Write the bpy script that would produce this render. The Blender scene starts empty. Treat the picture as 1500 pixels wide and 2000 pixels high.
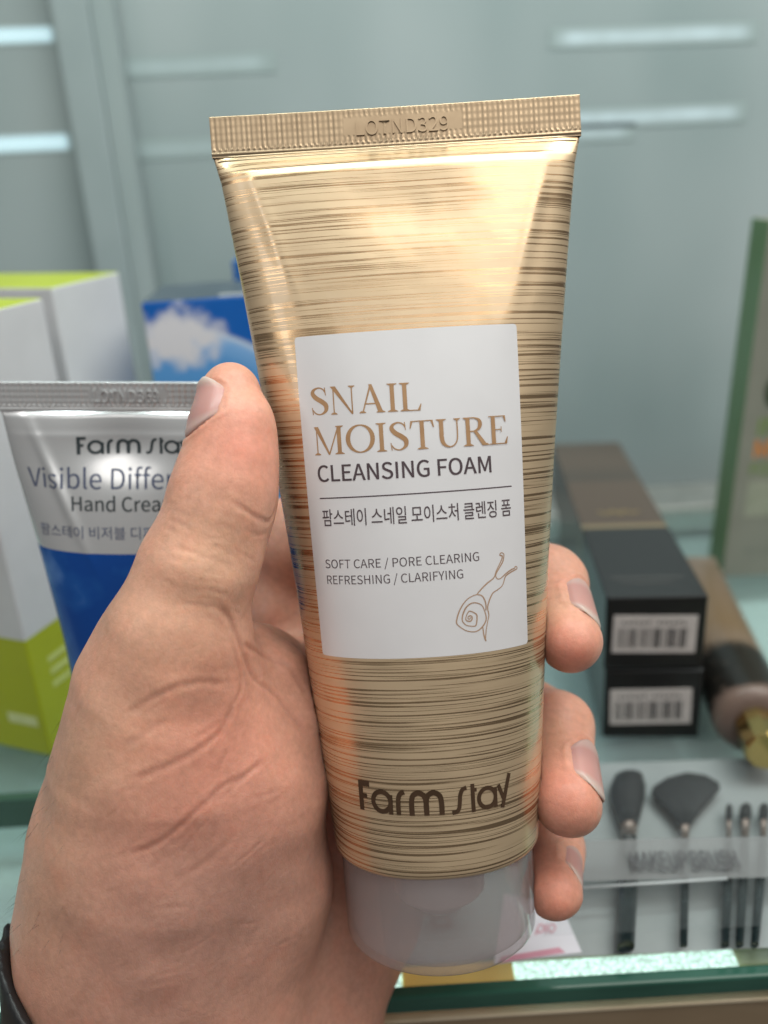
import bpy, bmesh, math, random
import numpy as np
from mathutils import Vector, Matrix
from mathutils.bvhtree import BVHTree
from mathutils.geometry import tessellate_polygon

random.seed(7); rng = np.random.default_rng(7)
SC = bpy.context.scene
COL = SC.collection
MM = 0.001                                    # all design numbers are millimetres

# ------------------------------------------------------------------ camera
FPX = 1750.0                                  # focal length in photo pixels (1500 x 2000)
PITCH, ROLL, CAMH = math.radians(22), math.radians(3.5), 205.0
CAM = np.array([0, 0, CAMH])
_R0 = np.array([1, 0, 0.]); _U0 = np.array([0, math.sin(PITCH), math.cos(PITCH)])
FW = np.array([0, math.cos(PITCH), -math.sin(PITCH)])
RT = math.cos(ROLL) * _R0 - math.sin(ROLL) * _U0
UP = math.sin(ROLL) * _R0 + math.cos(ROLL) * _U0

cam_d = bpy.data.cameras.new('camera'); cam = bpy.data.objects.new('camera', cam_d); COL.objects.link(cam)
cam_d.sensor_fit = 'VERTICAL'; cam_d.sensor_height = 36.0; cam_d.lens = FPX / 2000 * 36
cam_d.clip_start = 0.01; cam_d.clip_end = 20
cam_d.dof.use_dof = True; cam_d.dof.focus_distance = 0.192; cam_d.dof.aperture_fstop = 7.8
mw = Matrix.Identity(4)
for i in range(3):
    mw[i][0], mw[i][1], mw[i][2], mw[i][3] = RT[i], UP[i], -FW[i], CAM[i] * MM
cam.matrix_world = mw
SC.camera = cam

# ------------------------------------------------------------------ light
world = bpy.data.worlds.new('World'); SC.world = world; world.use_nodes = True
bg = world.node_tree.nodes['Background']
bg.inputs[1].default_value = 1.0
_nt = world.node_tree; _tc = _nt.nodes.new('ShaderNodeTexCoord'); _sp = _nt.nodes.new('ShaderNodeSeparateXYZ'); _nt.links.new(_tc.outputs['Generated'], _sp.inputs[0])
_rp = _nt.nodes.new('ShaderNodeValToRGB'); _mr = _nt.nodes.new('ShaderNodeMapRange'); _mr.inputs[1].default_value = -1; _nt.links.new(_sp.outputs[2], _mr.inputs[0]); _nt.links.new(_mr.outputs[0], _rp.inputs[0])
_e = _rp.color_ramp.elements; _e[0].position = 0.40; _e[0].color = (0.14, 0.138, 0.136, 1); _e[1].position = 0.80; _e[1].color = (0.40, 0.40, 0.395, 1)
_m = _e.new(0.62); _m.color = (0.20, 0.197, 0.192, 1)
for _p, _c in ((0.90, 0.36), (0.955, 0.13), (1.0, 0.10)): _m = _e.new(_p); _m.color = (_c, _c, _c * .98, 1)
_nt.links.new(_rp.outputs[0], bg.inputs[0])

def area(name, loc, target, sx, sy, watts, color):
    l = bpy.data.lights.new(name, 'AREA'); l.shape = 'RECTANGLE'; l.size = sx; l.size_y = sy
    l.energy = watts; l.color = color
    o = bpy.data.objects.new(name, l); COL.objects.link(o); o.location = loc
    o.rotation_euler = (Vector(target) - Vector(loc)).to_track_quat('-Z', 'Y').to_euler()
    return o
area('shop_light', (0.05, -1.55, 1.45), (0, 0.15, 0.2), 1.7, 0.5, 4.6, (1.0, 0.95, 0.90))
area('ceiling_light', (0.55, -0.10, 1.15), (0, 0.14, 0.14), 1.1, 1.0, 12.5, (1.0, 0.95, 0.89))
area('aisle_light', (-0.75, -0.30, 0.80), (0, 0.14, 0.18), 0.12, 0.9, 1.8, (1.0, 0.96, 0.92))
area('cabinet_light', (0.10, 0.22, 0.55), (0.05, 0.46, 0.0), 0.7, 0.06, 2.6, (0.86, 1.0, 0.97))  # unseen lamp added over the shelf, aimed low to brighten the back panel
SC.view_settings.view_transform = 'Standard'; SC.view_settings.look = 'None'
SC.view_settings.exposure = -0.24; SC.view_settings.gamma = 1.0
SC.view_settings.use_curve_mapping = False
SC.cycles.max_bounces = 10; SC.cycles.transparent_max_bounces = 16
SC.cycles.caustics_reflective = False; SC.cycles.caustics_refractive = False
SC.cycles.sample_clamp_indirect = 4.0

# ------------------------------------------------------------------ measuring helpers (photo pixel + distance -> place)
def P(x, y, d): return CAM + RT * ((x - 750) / FPX * d) - UP * ((y - 1000) / FPX * d) + FW * d
def onz(x, y, z=0.0):
    v = P(x, y, 1.0) - CAM; return CAM + v * ((z - CAMH) / v[2])
def ony(x, y, yy):
    v = P(x, y, 1.0) - CAM; return CAM + v * (yy / v[1])
def pix(q):
    q = np.asarray(q) - CAM; d = q @ FW
    return np.stack([750 + FPX * (q @ RT) / d, 1000 - FPX * (q @ UP) / d], -1)

# ------------------------------------------------------------------ object helpers
def tag(o, label=None, cat=None, group=None, kind=None):
    if label: o['label'] = label
    if cat: o['category'] = cat
    if group: o['group'] = group
    if kind: o['kind'] = kind
    return o
def thing(name, label, cat, loc, rotz=0.0, group=None, tilt=(0, 0)):
    o = bpy.data.objects.new(name, None); COL.objects.link(o); o.empty_display_size = 0.01
    o.location = Vector(loc) * MM; o.rotation_euler = (tilt[0], tilt[1], rotz)
    bpy.context.view_layer.update()
    return tag(o, label, cat, group)
def mobj(name, verts, faces, mat, parent=None, smooth=True, world_space=True, uv=None, mats=None, mat_idx=None, rel=None):
    """one mesh object; verts in mm; world_space verts are brought into the parent's frame"""
    v = np.asarray(verts, float) * MM
    me = bpy.data.meshes.new(name)
    top = parent
    o = bpy.data.objects.new(name, me); COL.objects.link(o)
    if parent is not None:
        o.parent = parent
        if world_space:
            bpy.context.view_layer.update()
            inv = np.array(parent.matrix_world.inverted())
            v = v @ inv[:3, :3].T + inv[:3, 3]
    elif world_space and rel is not None:
        o.location = Vector(rel) * MM; v = v - np.asarray(rel) * MM
    me.from_pydata(v.tolist(), [], [list(map(int, f)) for f in faces])
    for m in (mats or [mat]): me.materials.append(m)
    if mat_idx is not None: me.polygons.foreach_set('material_index', mat_idx)
    if smooth: me.polygons.foreach_set('use_smooth', [True] * len(me.polygons))
    if uv is not None:
        lay = me.uv_layers.new(name='UVMap')
        idx = np.empty(len(me.loops), int); me.loops.foreach_get('vertex_index', idx)
        lay.data.foreach_set('uv', np.asarray(uv)[idx].astype(np.float32).ravel())
    me.update()
    return o
def bevel(o, w, seg=2):
    m = o.modifiers.new('bevel', 'BEVEL'); m.width = w * MM; m.segments = seg; m.limit_method = 'ANGLE'
    return o
class MB:
    def __init__(s): s.v = []; s.f = []
    def add(s, v, f):
        n = len(s.v); s.v += [tuple(map(float, a)) for a in v]; s.f += [[i + n for i in q] for q in f]
    def box(s, a, b):
        (x0, y0, z0), (x1, y1, z1) = a, b
        s.add([(x0,y0,z0),(x1,y0,z0),(x1,y1,z0),(x0,y1,z0),(x0,y0,z1),(x1,y0,z1),(x1,y1,z1),(x0,y1,z1)],
              [(0,3,2,1),(4,5,6,7),(0,1,5,4),(1,2,6,5),(2,3,7,6),(3,0,4,7)])
    def lathe(s, a, b, prof, n=32, caps=True):
        """prof: (t along a->b in mm, radius)"""
        a = np.array(a, float); b = np.array(b, float); z = (b - a) / np.linalg.norm(b - a)
        x = np.cross(z, [0.3, 0.2, 1.0] if abs(z[2]) < .9 else [1, 0, 0]); x /= np.linalg.norm(x); y = np.cross(z, x)
        th = np.linspace(0, 2 * np.pi, n, endpoint=False)
        v = []
        for t, r in prof: v += [a + z * t + r * (x * math.cos(q) + y * math.sin(q)) for q in th]
        f = []
        for i in range(len(prof) - 1):
            for j in range(n):
                k = (j + 1) % n; f.append((i*n+j, i*n+k, (i+1)*n+k, (i+1)*n+j))
        if caps: f.append(list(range(n))[::-1]); f.append([(len(prof)-1)*n + j for j in range(n)])
        s.add(v, f)
    def obj(s, name, mat, parent=None, **k): return mobj(name, s.v, s.f, mat, parent, **k)

# ------------------------------------------------------------------ materials
def mat(name, base, rough=0.5, metal=0.0, **kw):
    m = bpy.data.materials.new(name); m.use_nodes = True
    b = m.node_tree.nodes['Principled BSDF']
    b.inputs['Base Color'].default_value = (*base, 1); b.inputs['Roughness'].default_value = rough
    b.inputs['Metallic'].default_value = metal
    for k, v in kw.items():
        b.inputs[k.replace('_', ' ')].default_value = v
    return m
def N(m, t, **kw):
    n = m.node_tree.nodes.new(t)
    for k, v in kw.items(): setattr(n, k, v)
    return n
def L(m, a, b): m.node_tree.links.new(a, b)
def bsdf(m): return m.node_tree.nodes['Principled BSDF']
def ramp(m, fac, stops, interp='LINEAR'):
    r = N(m, 'ShaderNodeValToRGB'); r.color_ramp.interpolation = interp
    e = r.color_ramp.elements
    while len(e) < len(stops): e.new(0.5)
    for q, (p, c) in zip(e, stops): q.position = p; q.color = (*c, 1) if len(c) == 3 else c
    L(m, fac, r.inputs[0]); return r.outputs[0]
def coords(m, kind='Object', scale=(1, 1, 1)):
    tc = N(m, 'ShaderNodeTexCoord'); mp = N(m, 'ShaderNodeMapping'); mp.inputs['Scale'].default_value = scale
    L(m, tc.outputs[kind], mp.inputs[0]); return mp.outputs[0]
def noise(m, vec, scale, detail=3, rough=0.5):
    n = N(m, 'ShaderNodeTexNoise'); n.inputs['Scale'].default_value = scale
    n.inputs['Detail'].default_value = detail; n.inputs['Roughness'].default_value = rough
    L(m, vec, n.inputs['Vector']); return n.outputs[0]
def bump(m, height, strength, dist):
    b = N(m, 'ShaderNodeBump'); b.inputs['Strength'].default_value = strength; b.inputs['Distance'].default_value = dist
    L(m, height, b.inputs['Height']); L(m, b.outputs[0], bsdf(m).inputs['Normal']); return b
def mottled(name, c1, c2, scale, rough=0.5, metal=0.0, stretch=(1, 1, 1), detail=3, **kw):
    m = mat(name, c1, rough, metal, **kw)
    L(m, ramp(m, noise(m, coords(m, 'Object', stretch), scale, detail), [(0.35, c1), (0.65, c2)]), bsdf(m).inputs['Base Color'])
    return m

# ---- striped gold foil; UV: u = mm round the tube / 100, v = mm along it / 100
def gold_material():
    m = mat('gold_foil', (0.7, 0.55, 0.34), 0.3, 1.0)
    uv = coords(m, 'UV', (0.75, 134.0, 1))
    n1 = noise(m, uv, 1.0, 4.0, 0.62)
    uv2 = coords(m, 'UV', (2.0, 400.0, 1)); n2 = noise(m, uv2, 1.0, 2.0, 0.6)
    mx = N(m, 'ShaderNodeMath', operation='MULTIPLY_ADD'); L(m, n2, mx.inputs[0]); mx.inputs[1].default_value = 0.46; L(m, n1, mx.inputs[2])
    fac = ramp(m, mx.outputs[0], [(0.672, (0, 0, 0)), (0.715, (1, 1, 1))])
    mix = N(m, 'ShaderNodeMixRGB'); L(m, fac, mix.inputs[0])
    mix.inputs[1].default_value = (0.60, 0.41, 0.235, 1); mix.inputs[2].default_value = (0.69, 0.52, 0.335, 1)
    L(m, mix.outputs[0], bsdf(m).inputs['Base Color'])
    rr = N(m, 'ShaderNodeMapRange'); L(m, fac, rr.inputs[0]); rr.inputs[3].default_value = 0.26; rr.inputs[4].default_value = 0.44
    me_ = N(m, 'ShaderNodeMapRange'); L(m, fac, me_.inputs[0]); me_.inputs[3].default_value = 1.0; me_.inputs[4].default_value = 0.62; L(m, me_.outputs[0], bsdf(m).inputs['Metallic'])
    L(m, rr.outputs[0], bsdf(m).inputs['Roughness'])
    bsdf(m).inputs['Coat Weight'].default_value = .45; bsdf(m).inputs['Coat Roughness'].default_value = .06
    big = noise(m, coords(m, 'UV', (6, 6, 1)), 1.0, 2.0)
    bump(m, big, 0.25, 0.002)
    return m
M = {}
M['gold'] = gold_material()
M['gold_plain'] = mottled('gold_crimp_foil', (0.44, 0.33, 0.215), (0.50, 0.38, 0.25), 200, 0.32, 0.9)
M['label_white'] = mottled('label_white', (0.67, 0.65, 0.66), (0.70, 0.68, 0.69), 60, 0.32, Coat_Weight=.35, Coat_Roughness=.18)
M['ink_gold'] = mottled('bronze_ink', (0.36, 0.195, 0.09), (0.41, 0.235, 0.115), 300, 0.4, 0.08)
M['ink_mauve'] = mottled('mauve_ink', (0.075, 0.055, 0.062), (0.09, 0.065, 0.072), 300, 0.45, Specular_IOR_Level=.15)
M['ink_brown'] = mottled('brown_ink', (0.055, 0.032, 0.018), (0.07, 0.04, 0.024), 300, 0.4, Specular_IOR_Level=.15)
M['ink_grey'] = mottled('grey_ink', (0.035, 0.045, 0.05), (0.045, 0.055, 0.06), 300, 0.4, Specular_IOR_Level=.15)
M['ink_blue'] = mottled('slate_ink', (0.06, 0.075, 0.13), (0.075, 0.09, 0.15), 300, 0.4, Specular_IOR_Level=.15)

# ------------------------------------------------------------------ printing: fonts and hand-drawn letters (2-D, mm)
import os
try: SANS = bpy.data.fonts.load(os.path.join(bpy.utils.system_resource('DATAFILES'), 'fonts', 'Noto Sans CJK Regular.woff2'))   # Blender's own interface font
except Exception: SANS = None
def bold(geo, d=0.016):
    v, f = geo; V = []; F_ = []
    for k, (dx, dy) in enumerate([(0, 0), (-d, 0), (d, 0), (0, d * .55), (0, -d * .55), (-d * .8, d * .5), (d * .8, -d * .5), (d * .8, d * .5), (-d * .8, -d * .5)]):
        F_ += [[i + len(v) * k for i in q] for q in f]; V.append(np.hstack([v[:, :2] + [dx, dy], v[:, 2:3] + k * .003]))
    return np.vstack(V), F_
def font2d(text, offset=0.0):
    if offset: return bold(font2d(text), offset * .75)
    return font_flat(text)
def font_flat(text, offset=0.0):
    c = bpy.data.curves.new('lettering_source', 'FONT'); c.body = text; c.size = 1.0; c.offset = offset
    if SANS: c.font = SANS
    c.dimensions = '2D'; c.fill_mode = 'NONE'
    o = bpy.data.objects.new('lettering_source', c); COL.objects.link(o)
    bpy.context.view_layer.update(); dg = bpy.context.evaluated_depsgraph_get(); me = o.evaluated_get(dg).to_mesh()
    P2 = np.array([q.co[:2] for q in me.vertices]); nxt = {}
    for e in me.edges: nxt.setdefault(e.vertices[0], []).append(e.vertices[1]); nxt.setdefault(e.vertices[1], []).append(e.vertices[0])
    o.evaluated_get(dg).to_mesh_clear(); bpy.data.objects.remove(o); bpy.data.curves.remove(c)
    seen = set(); loops = []
    for s in range(len(P2)):
        if s in seen or s not in nxt: continue
        lp = [s]; seen.add(s); cur = s + 1 if s + 1 in nxt[s] else nxt[s][0]
        while cur not in seen:
            lp.append(cur); seen.add(cur); w = [q for q in nxt[cur] if q not in seen]
            if not w: break
            cur = w[0]
        if len(lp) > 2: loops.append(lp)
    def sa(lp): p = P2[lp]; q = np.roll(p, -1, 0); return float((p[:, 0] * q[:, 1] - q[:, 0] * p[:, 1]).sum()) / 2
    A = [sa(l) for l in loops]; sg = np.sign(A[int(np.argmax(np.abs(A)))])
    def holds(o_, pt):
        p = P2[o_]; q = np.roll(p, -1, 0); c_ = ((p[:, 1] > pt[1]) != (q[:, 1] > pt[1])); xs = p[:, 0] + (pt[1] - p[:, 1]) / np.where(q[:, 1] == p[:, 1], 1e-9, q[:, 1] - p[:, 1]) * (q[:, 0] - p[:, 0])
        return (c_ & (xs > pt[0])).sum() % 2 == 1
    outs = [i for i in range(len(loops)) if np.sign(A[i]) == sg]; kids = {i: [] for i in outs}
    for i in range(len(loops)):
        if i in kids: continue
        own = [j for j in outs if holds(loops[j], P2[loops[i][0]]) and abs(A[j]) > abs(A[i])]
        if own: kids[min(own, key=lambda j: abs(A[j]))].append(i)
    V = []; F_ = []
    for k, i in enumerate(outs):
        ls = [loops[i]] + [loops[j] for j in kids[i]]; idx = [q for l in ls for q in l]; n0 = len(V)
        V += [(P2[q][0], P2[q][1], .0012 * (k % 3)) for q in idx]
        F_ += [[n0 + q for q in t] for t in tessellate_polygon([[Vector((P2[q][0], P2[q][1], 0)) for q in l] for l in ls])]
    V = np.array(V); V[:, :2] *= 2.8 if SANS else 1.0
    return V, F_
def catmull(pts, n=6):
    p = np.asarray(pts, float); p = np.vstack([2 * p[0] - p[1], p, 2 * p[-1] - p[-2]])
    out = []
    for i in range(1, len(p) - 2):
        for t in np.linspace(0, 1, n, endpoint=False):
            a, b, c, d = p[i-1], p[i], p[i+1], p[i+2]
            out.append(0.5 * (2*b + (c-a)*t + (2*a-5*b+4*c-d)*t*t + (3*b-a-3*c+d)*t**3))
    out.append(p[-2]); return np.array(out)
class Ink:
    """2-D ink made of strokes; each stroke sits a hair higher than the last so none share a plane"""
    def __init__(s): s.v = []; s.f = []; s.k = 0
    def poly(s, pts):
        n = len(s.v); s.v += [(x, y, s.k * 0.003) for x, y in pts]; s.f.append(list(range(n, n + len(pts)))); s.k += 1
    def stroke(s, pts, w, smooth=0):
        """pts (x,y) or (x,y,w)"""
        p = np.array([(q[0], q[1], q[2] if len(q) > 2 else w) for q in pts], float)
        if smooth: p = catmull(p, smooth)
        d = np.gradient(p[:, :2], axis=0); d /= np.linalg.norm(d, axis=1)[:, None] + 1e-9
        nrm = np.stack([-d[:, 1], d[:, 0]], 1) * p[:, 2:3] / 2
        n = len(s.v); a = p[:, :2] + nrm; b = p[:, :2] - nrm
        for q, r in zip(a, b): s.v += [(q[0], q[1], s.k * 0.003), (r[0], r[1], s.k * 0.003)]
        for i in range(len(p) - 1): s.f.append([n+2*i, n+2*i+1, n+2*i+3, n+2*i+2])
        s.k += 1
    def arc(s, c, r, a0, a1, w, n=20):
        t = np.radians(np.linspace(a0, a1, n)); s.stroke([(c[0]+r*math.cos(q), c[1]+r*math.sin(q)) for q in t], w)
SER = {}
def serif_text(word):
    """roman capitals with thick and thin strokes, cap height 1"""
    TK, TN = 0.125, 0.038
    k = Ink(); x = 0.0
    def stem(x0, w=TK, y0=0, y1=1): k.poly([(x0-w/2,y0),(x0+w/2,y0),(x0+w/2,y1),(x0-w/2,y1)])
    def foot(x0, y, w, up): # slim bracketed serif
        h = 0.022 if up else -0.022; b = 0.07 if up else -0.07; q = w * 0.5
        k.poly([(x0-q,y),(x0+q,y),(x0+q,y+h),(x0+q*0.42,y+b),(x0-q*0.42,y+b),(x0-q,y+h)][:: (1 if up else -1)])
    for ch in word:
        if ch == 'S':
            k.stroke([(x+.50,.80,.03),(x+.43,.92,.045),(x+.29,.975,.05),(x+.14,.90,.09),(x+.105,.77,.13),(x+.20,.62,.155),(x+.38,.48,.165),(x+.50,.34,.15),(x+.49,.15,.105),(x+.34,.03,.05),(x+.18,.06,.045),(x+.075,.20,.03)], 0.1, 8)
            k.poly([(x+.475,.98),(x+.505,.98),(x+.52,.70),(x+.495,.70)]); k.poly([(x+.05,.28),(x+.075,.28),(x+.10,.02),(x+.07,.02)]); x += .63
        elif ch == 'N':
            stem(x+.12, TN); k.poly([(x+.03,1),(x+.19,1),(x+.70,.0),(x+.66,-.02)]); stem(x+.68, TN)
            foot(x+.12,0,.20,True); foot(x+.68,1,.20,False); x += .86
        elif ch == 'A':
            k.poly([(x+.36,.98),(x+.42,1.0),(x+.145,0),(x+.105,0)]); k.poly([(x+.33,1.01),(x+.43,1.01),(x+.74,0),(x+.59,0)])
            k.poly([(x+.18,.30),(x+.62,.30),(x+.61,.345),(x+.19,.345)]); foot(x+.125,0,.20,True); foot(x+.665,0,.26,True); x += .86
        elif ch == 'I':
            stem(x+.16); foot(x+.16,0,.30,True); foot(x+.16,1,.30,False); x += .37
        elif ch == 'L':
            stem(x+.16); foot(x+.16,0,.30,True); foot(x+.16,1,.30,False)
            k.poly([(x+.16,0),(x+.60,0),(x+.60,.035),(x+.16,.035)]); k.poly([(x+.52,.03),(x+.60,.03),(x+.64,.24),(x+.615,.24)]); x += .72
        elif ch == 'M':
            stem(x+.13, TN); k.poly([(x+.05,1),(x+.19,1),(x+.53,.02),(x+.48,-.01)]); k.poly([(x+.48,.0),(x+.52,-.01),(x+.845,1),(x+.80,1)])
            stem(x+.83, TK); foot(x+.13,0,.20,True); foot(x+.83,0,.29,True); foot(x+.85,1,.24,False); x += 1.04
        elif ch == 'O':
            t = np.linspace(0, 2*np.pi, 41); k.stroke([(x+.43+.37*math.cos(a), .5+.475*math.sin(a), .045+.09*abs(math.cos(a))**1.3) for a in t], .1); x += .90
        elif ch == 'T':
            stem(x+.36); foot(x+.36,0,.32,True); k.poly([(x+.03,.965),(x+.69,.965),(x+.69,1.0),(x+.03,1.0)])
            k.poly([(x+.0,.74),(x+.03,.74),(x+.10,.98),(x+.03,.98)]); k.poly([(x+.62,.98),(x+.69,.98),(x+.72,.74),(x+.69,.74)]); x += .76
        elif ch == 'U':
            k.stroke([(x+.17,1,TK),(x+.17,.6,TK),(x+.17,.35,TK),(x+.22,.14,.11),(x+.38,.025,.05),(x+.53,.08,.04),(x+.62,.25,.038),(x+.64,.5,.038),(x+.64,.8,.038),(x+.64,1,.038)], .1, 6)
            foot(x+.17,1,.30,False); foot(x+.64,1,.20,False); x += .80
        elif ch == 'R':
            stem(x+.16); foot(x+.16,0,.30,True); foot(x+.13,1,.22,False)
            k.stroke([(x+.18,.98,.04),(x+.36,.975,.045),(x+.50,.90,.09),(x+.535,.75,.12),(x+.48,.59,.09),(x+.34,.515,.045),(x+.18,.51,.04)], .1, 6)
            k.poly([(x+.31,.53),(x+.42,.53),(x+.74,.0),(x+.58,.0)]); foot(x+.68,0,.22,True); x += .78
        elif ch == 'E':
            stem(x+.16); k.poly([(x+.02,0),(x+.58,0),(x+.58,.035),(x+.02,.035)]); k.poly([(x+.02,.965),(x+.55,.965),(x+.55,1),(x+.02,1)]); k.poly([(x+.16,.50),(x+.42,.50),(x+.42,.535),(x+.16,.535)])
            k.poly([(x+.50,.03),(x+.58,.03),(x+.615,.25),(x+.59,.25)]); k.poly([(x+.48,.97),(x+.55,.97),(x+.565,.78),(x+.54,.78)]); k.poly([(x+.40,.42),(x+.42,.42),(x+.42,.62),(x+.40,.62)]); x += .68
    return np.array(k.v), k.f
def logo_ink():
    k = Ink(); w = 42
    k.stroke([(122,0),(122,235)], w); k.stroke([(122,214),(207,214)], w); k.stroke([(122,118),(180,118)], 36)
    k.arc((312,92), 76, 0, 360, 38, 40); k.stroke([(388,-2),(388,150)], 36)
    k.stroke([(452,0),(452,70),(456,130),(476,165),(506,178)], 38, 5)
    k.stroke([(562,0),(562,90),(574,148),(620,172),(666,148),(680,90),(680,0)], 42, 5)
    k.stroke([(680,0),(680,90),(694,148),(742,172),(790,148),(803,90),(803,0)], 42, 5)
    k.stroke([(1012,192),(978,180),(958,140),(952,95),(944,45),(925,18),(886,10)], 33, 5)
    k.stroke([(1062,0),(1062,215)], 33); k.stroke([(1062,168),(1096,168)], 30)
    k.arc((1186,92), 74, 0, 360, 33, 40); k.stroke([(1260,6),(1260,160)], 32)
    k.stroke([(1290,172),(1338,55)], 32); k.stroke([(1402,240),(1322,-12)], 34)
    return np.array(k.v) - [100, 0, 0], k.f

def refine(v2, f, step):
    """cut a flat mesh along a fine grid so it can bend with the tube"""
    bm = bmesh.new(); v2 = np.asarray(v2, float)
    z = v2[:, 2] if v2.shape[1] > 2 else np.zeros(len(v2))
    vs = [bm.verts.new((a, b, c)) for (a, b), c in zip(v2[:, :2], z)]
    for q in f:
        try: bm.faces.new([vs[i] for i in q])
        except ValueError: pass
    lo, hi = v2[:, :2].min(0), v2[:, :2].max(0)
    for ax in (0, 1):
        st = step if ax == 0 else step * 2
        for t in np.arange(math.ceil(lo[ax] / st) * st, hi[ax], st):
            co = [0, 0, 0]; co[ax] = t; no = [0, 0, 0]; no[ax] = 1
            bmesh.ops.bisect_plane(bm, geom=bm.verts[:] + bm.edges[:] + bm.faces[:], plane_co=co, plane_no=no, dist=1e-5)
    bmesh.ops.triangulate(bm, faces=[q for q in bm.faces if len(q.verts) > 4])
    bm.verts.index_update()
    v = np.array([q.co[:] for q in bm.verts]); ff = [[a.index for a in q.verts] for q in bm.faces]; bm.free()
    return v, ff

# ------------------------------------------------------------------ a squeezable tube: flat crimp at the top, round at the bottom
class Tube:
    def __init__(s, top, bot, xdir, crimp, s_end, hw, r_end, perim_top, expo=2.0, dent=None):
        s.top = np.array(top, float); ax = np.array(bot, float) - s.top; s.len = np.linalg.norm(ax); s.Z = ax / s.len
        x = np.array(xdir, float); x -= s.Z * (x @ s.Z); s.X = x / np.linalg.norm(x); s.Y = np.cross(s.Z, s.X)
        if s.Y @ FW > 0: s.Y = -s.Y                       # y looks at the viewer's side (front)
        s.s0, s.s1 = crimp, s_end
        s.S = np.concatenate([np.linspace(crimp, crimp + 6, 16)[:-1], np.linspace(crimp + 6, s_end, 170)])
        s.NQ = 201
        A = np.interp(s.S, [h[0] for h in hw], [h[1] for h in hw])
        # soften the piecewise-linear outline
        ker = np.ones(9) / 9; A = np.convolve(np.pad(A, 4, mode='edge'), ker, 'valid')
        per = np.interp(s.S, [crimp, s_end], [perim_top, 2 * np.pi * r_end])
        th = np.linspace(np.pi / 2, -np.pi / 2, 1201)
        s.XX = np.zeros((len(s.S), s.NQ)); s.YY = s.XX.copy(); s.LL = np.zeros(len(s.S)); s.A = A; s.B = np.zeros(len(s.S))
        for i, (sv, a, p) in enumerate(zip(s.S, A, per)):
            n = expo
            def sec(b):
                return a * np.sign(np.cos(th)) * np.abs(np.cos(th)) ** (2 / n), b * np.sign(np.sin(th)) * np.abs(np.sin(th)) ** (2 / n)
            lo, hi = 0.25, a * 1.05
            for _ in range(40):
                b = (lo + hi) / 2; x, y = sec(b)
                if np.hypot(np.diff(x), np.diff(y)).sum() * 2 < p: lo = b
                else: hi = b
            b = min(b, 0.3 + (sv - crimp) * 1.15 + (sv - crimp) ** 2 * 0.02)
            x, y = sec(b); s.B[i] = b
            if dent is not None: y = y + dent(x, sv) * (y > 0) * np.clip(np.abs(y) / 2.0, 0, 1)
            l = np.concatenate([[0], np.cumsum(np.hypot(np.diff(x), np.diff(y)))]); s.LL[i] = l[-1]
            q = np.linspace(0, l[-1], s.NQ); s.XX[i] = np.interp(q, l, x); s.YY[i] = np.interp(q, l, y)
    def world(s, x, y, sv):
        return s.top + np.multiply.outer(x, s.X) + np.multiply.outer(y, s.Y) + np.multiply.outer(sv, s.Z)
    def surf(s, u, sv, off=0.0):
        u = np.asarray(u, float); sv = np.asarray(sv, float)
        fi = np.interp(sv, s.S, np.arange(len(s.S))); i = np.clip(fi.astype(int), 0, len(s.S) - 2); t = fi - i
        sg = np.sign(u); sg = np.where(sg == 0, 1, sg)
        def at(qoff, foff):
            f = np.clip(fi + foff, 0, len(s.S) - 1); ii = np.clip(f.astype(int), 0, len(s.S) - 2); tt = f - ii
            ll = s.LL[ii] * (1 - tt) + s.LL[ii + 1] * tt
            q = np.clip(np.abs(u) / ll * (s.NQ - 1) + qoff, 0, s.NQ - 1.001); j = q.astype(int); w = q - j
            g = lambda T: ((T[ii, j] * (1 - w) + T[ii, j + 1] * w) * (1 - tt) + (T[ii + 1, j] * (1 - w) + T[ii + 1, j + 1] * w) * tt)
            sv2 = s.S[ii] * (1 - tt) + s.S[ii + 1] * tt
            return s.world(g(s.XX) * sg, g(s.YY), sv2)
        p = at(0, 0)
        du = (at(1.5, 0) - at(-1.5, 0)) * sg[..., None]; ds = at(0, 1.5) - at(0, -1.5)
        n = np.cross(du, ds); n /= np.linalg.norm(n, axis=-1, keepdims=True) + 1e-12
        cen = s.top + np.multiply.outer(sv, s.Z); flip = np.sign(((p - cen) * n).sum(-1)); n *= np.where(flip == 0, 1, flip)[..., None]
        return p + n * np.asarray(off)[..., None]
    def uv_at(s, x, y, guess=(0.0, 80.0)):
        """which place on the wrapper does the photo show at this pixel"""
        g = np.array(guess, float); best = None
        uu, ss = np.meshgrid(np.linspace(-s.LL.min() * .5, s.LL.min() * .5, 41), np.linspace(s.s0, s.s1, 41))
        d = ((pix(s.surf(uu.ravel(), ss.ravel())) - [x, y]) ** 2).sum(1); k = d.argmin(); g = np.array([uu.ravel()[k], ss.ravel()[k]])
        for _ in range(12):
            e = .2; p0 = pix(s.surf(g[0:1], g[1:2]))[0]; pu = pix(s.surf(g[0:1] + e, g[1:2]))[0]; ps = pix(s.surf(g[0:1], g[1:2] + e))[0]
            J = np.stack([(pu - p0) / e, (ps - p0) / e], 1); g = g + np.clip(np.linalg.lstsq(J, np.array([x, y]) - p0, rcond=None)[0], -10, 10)
        return g
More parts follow.
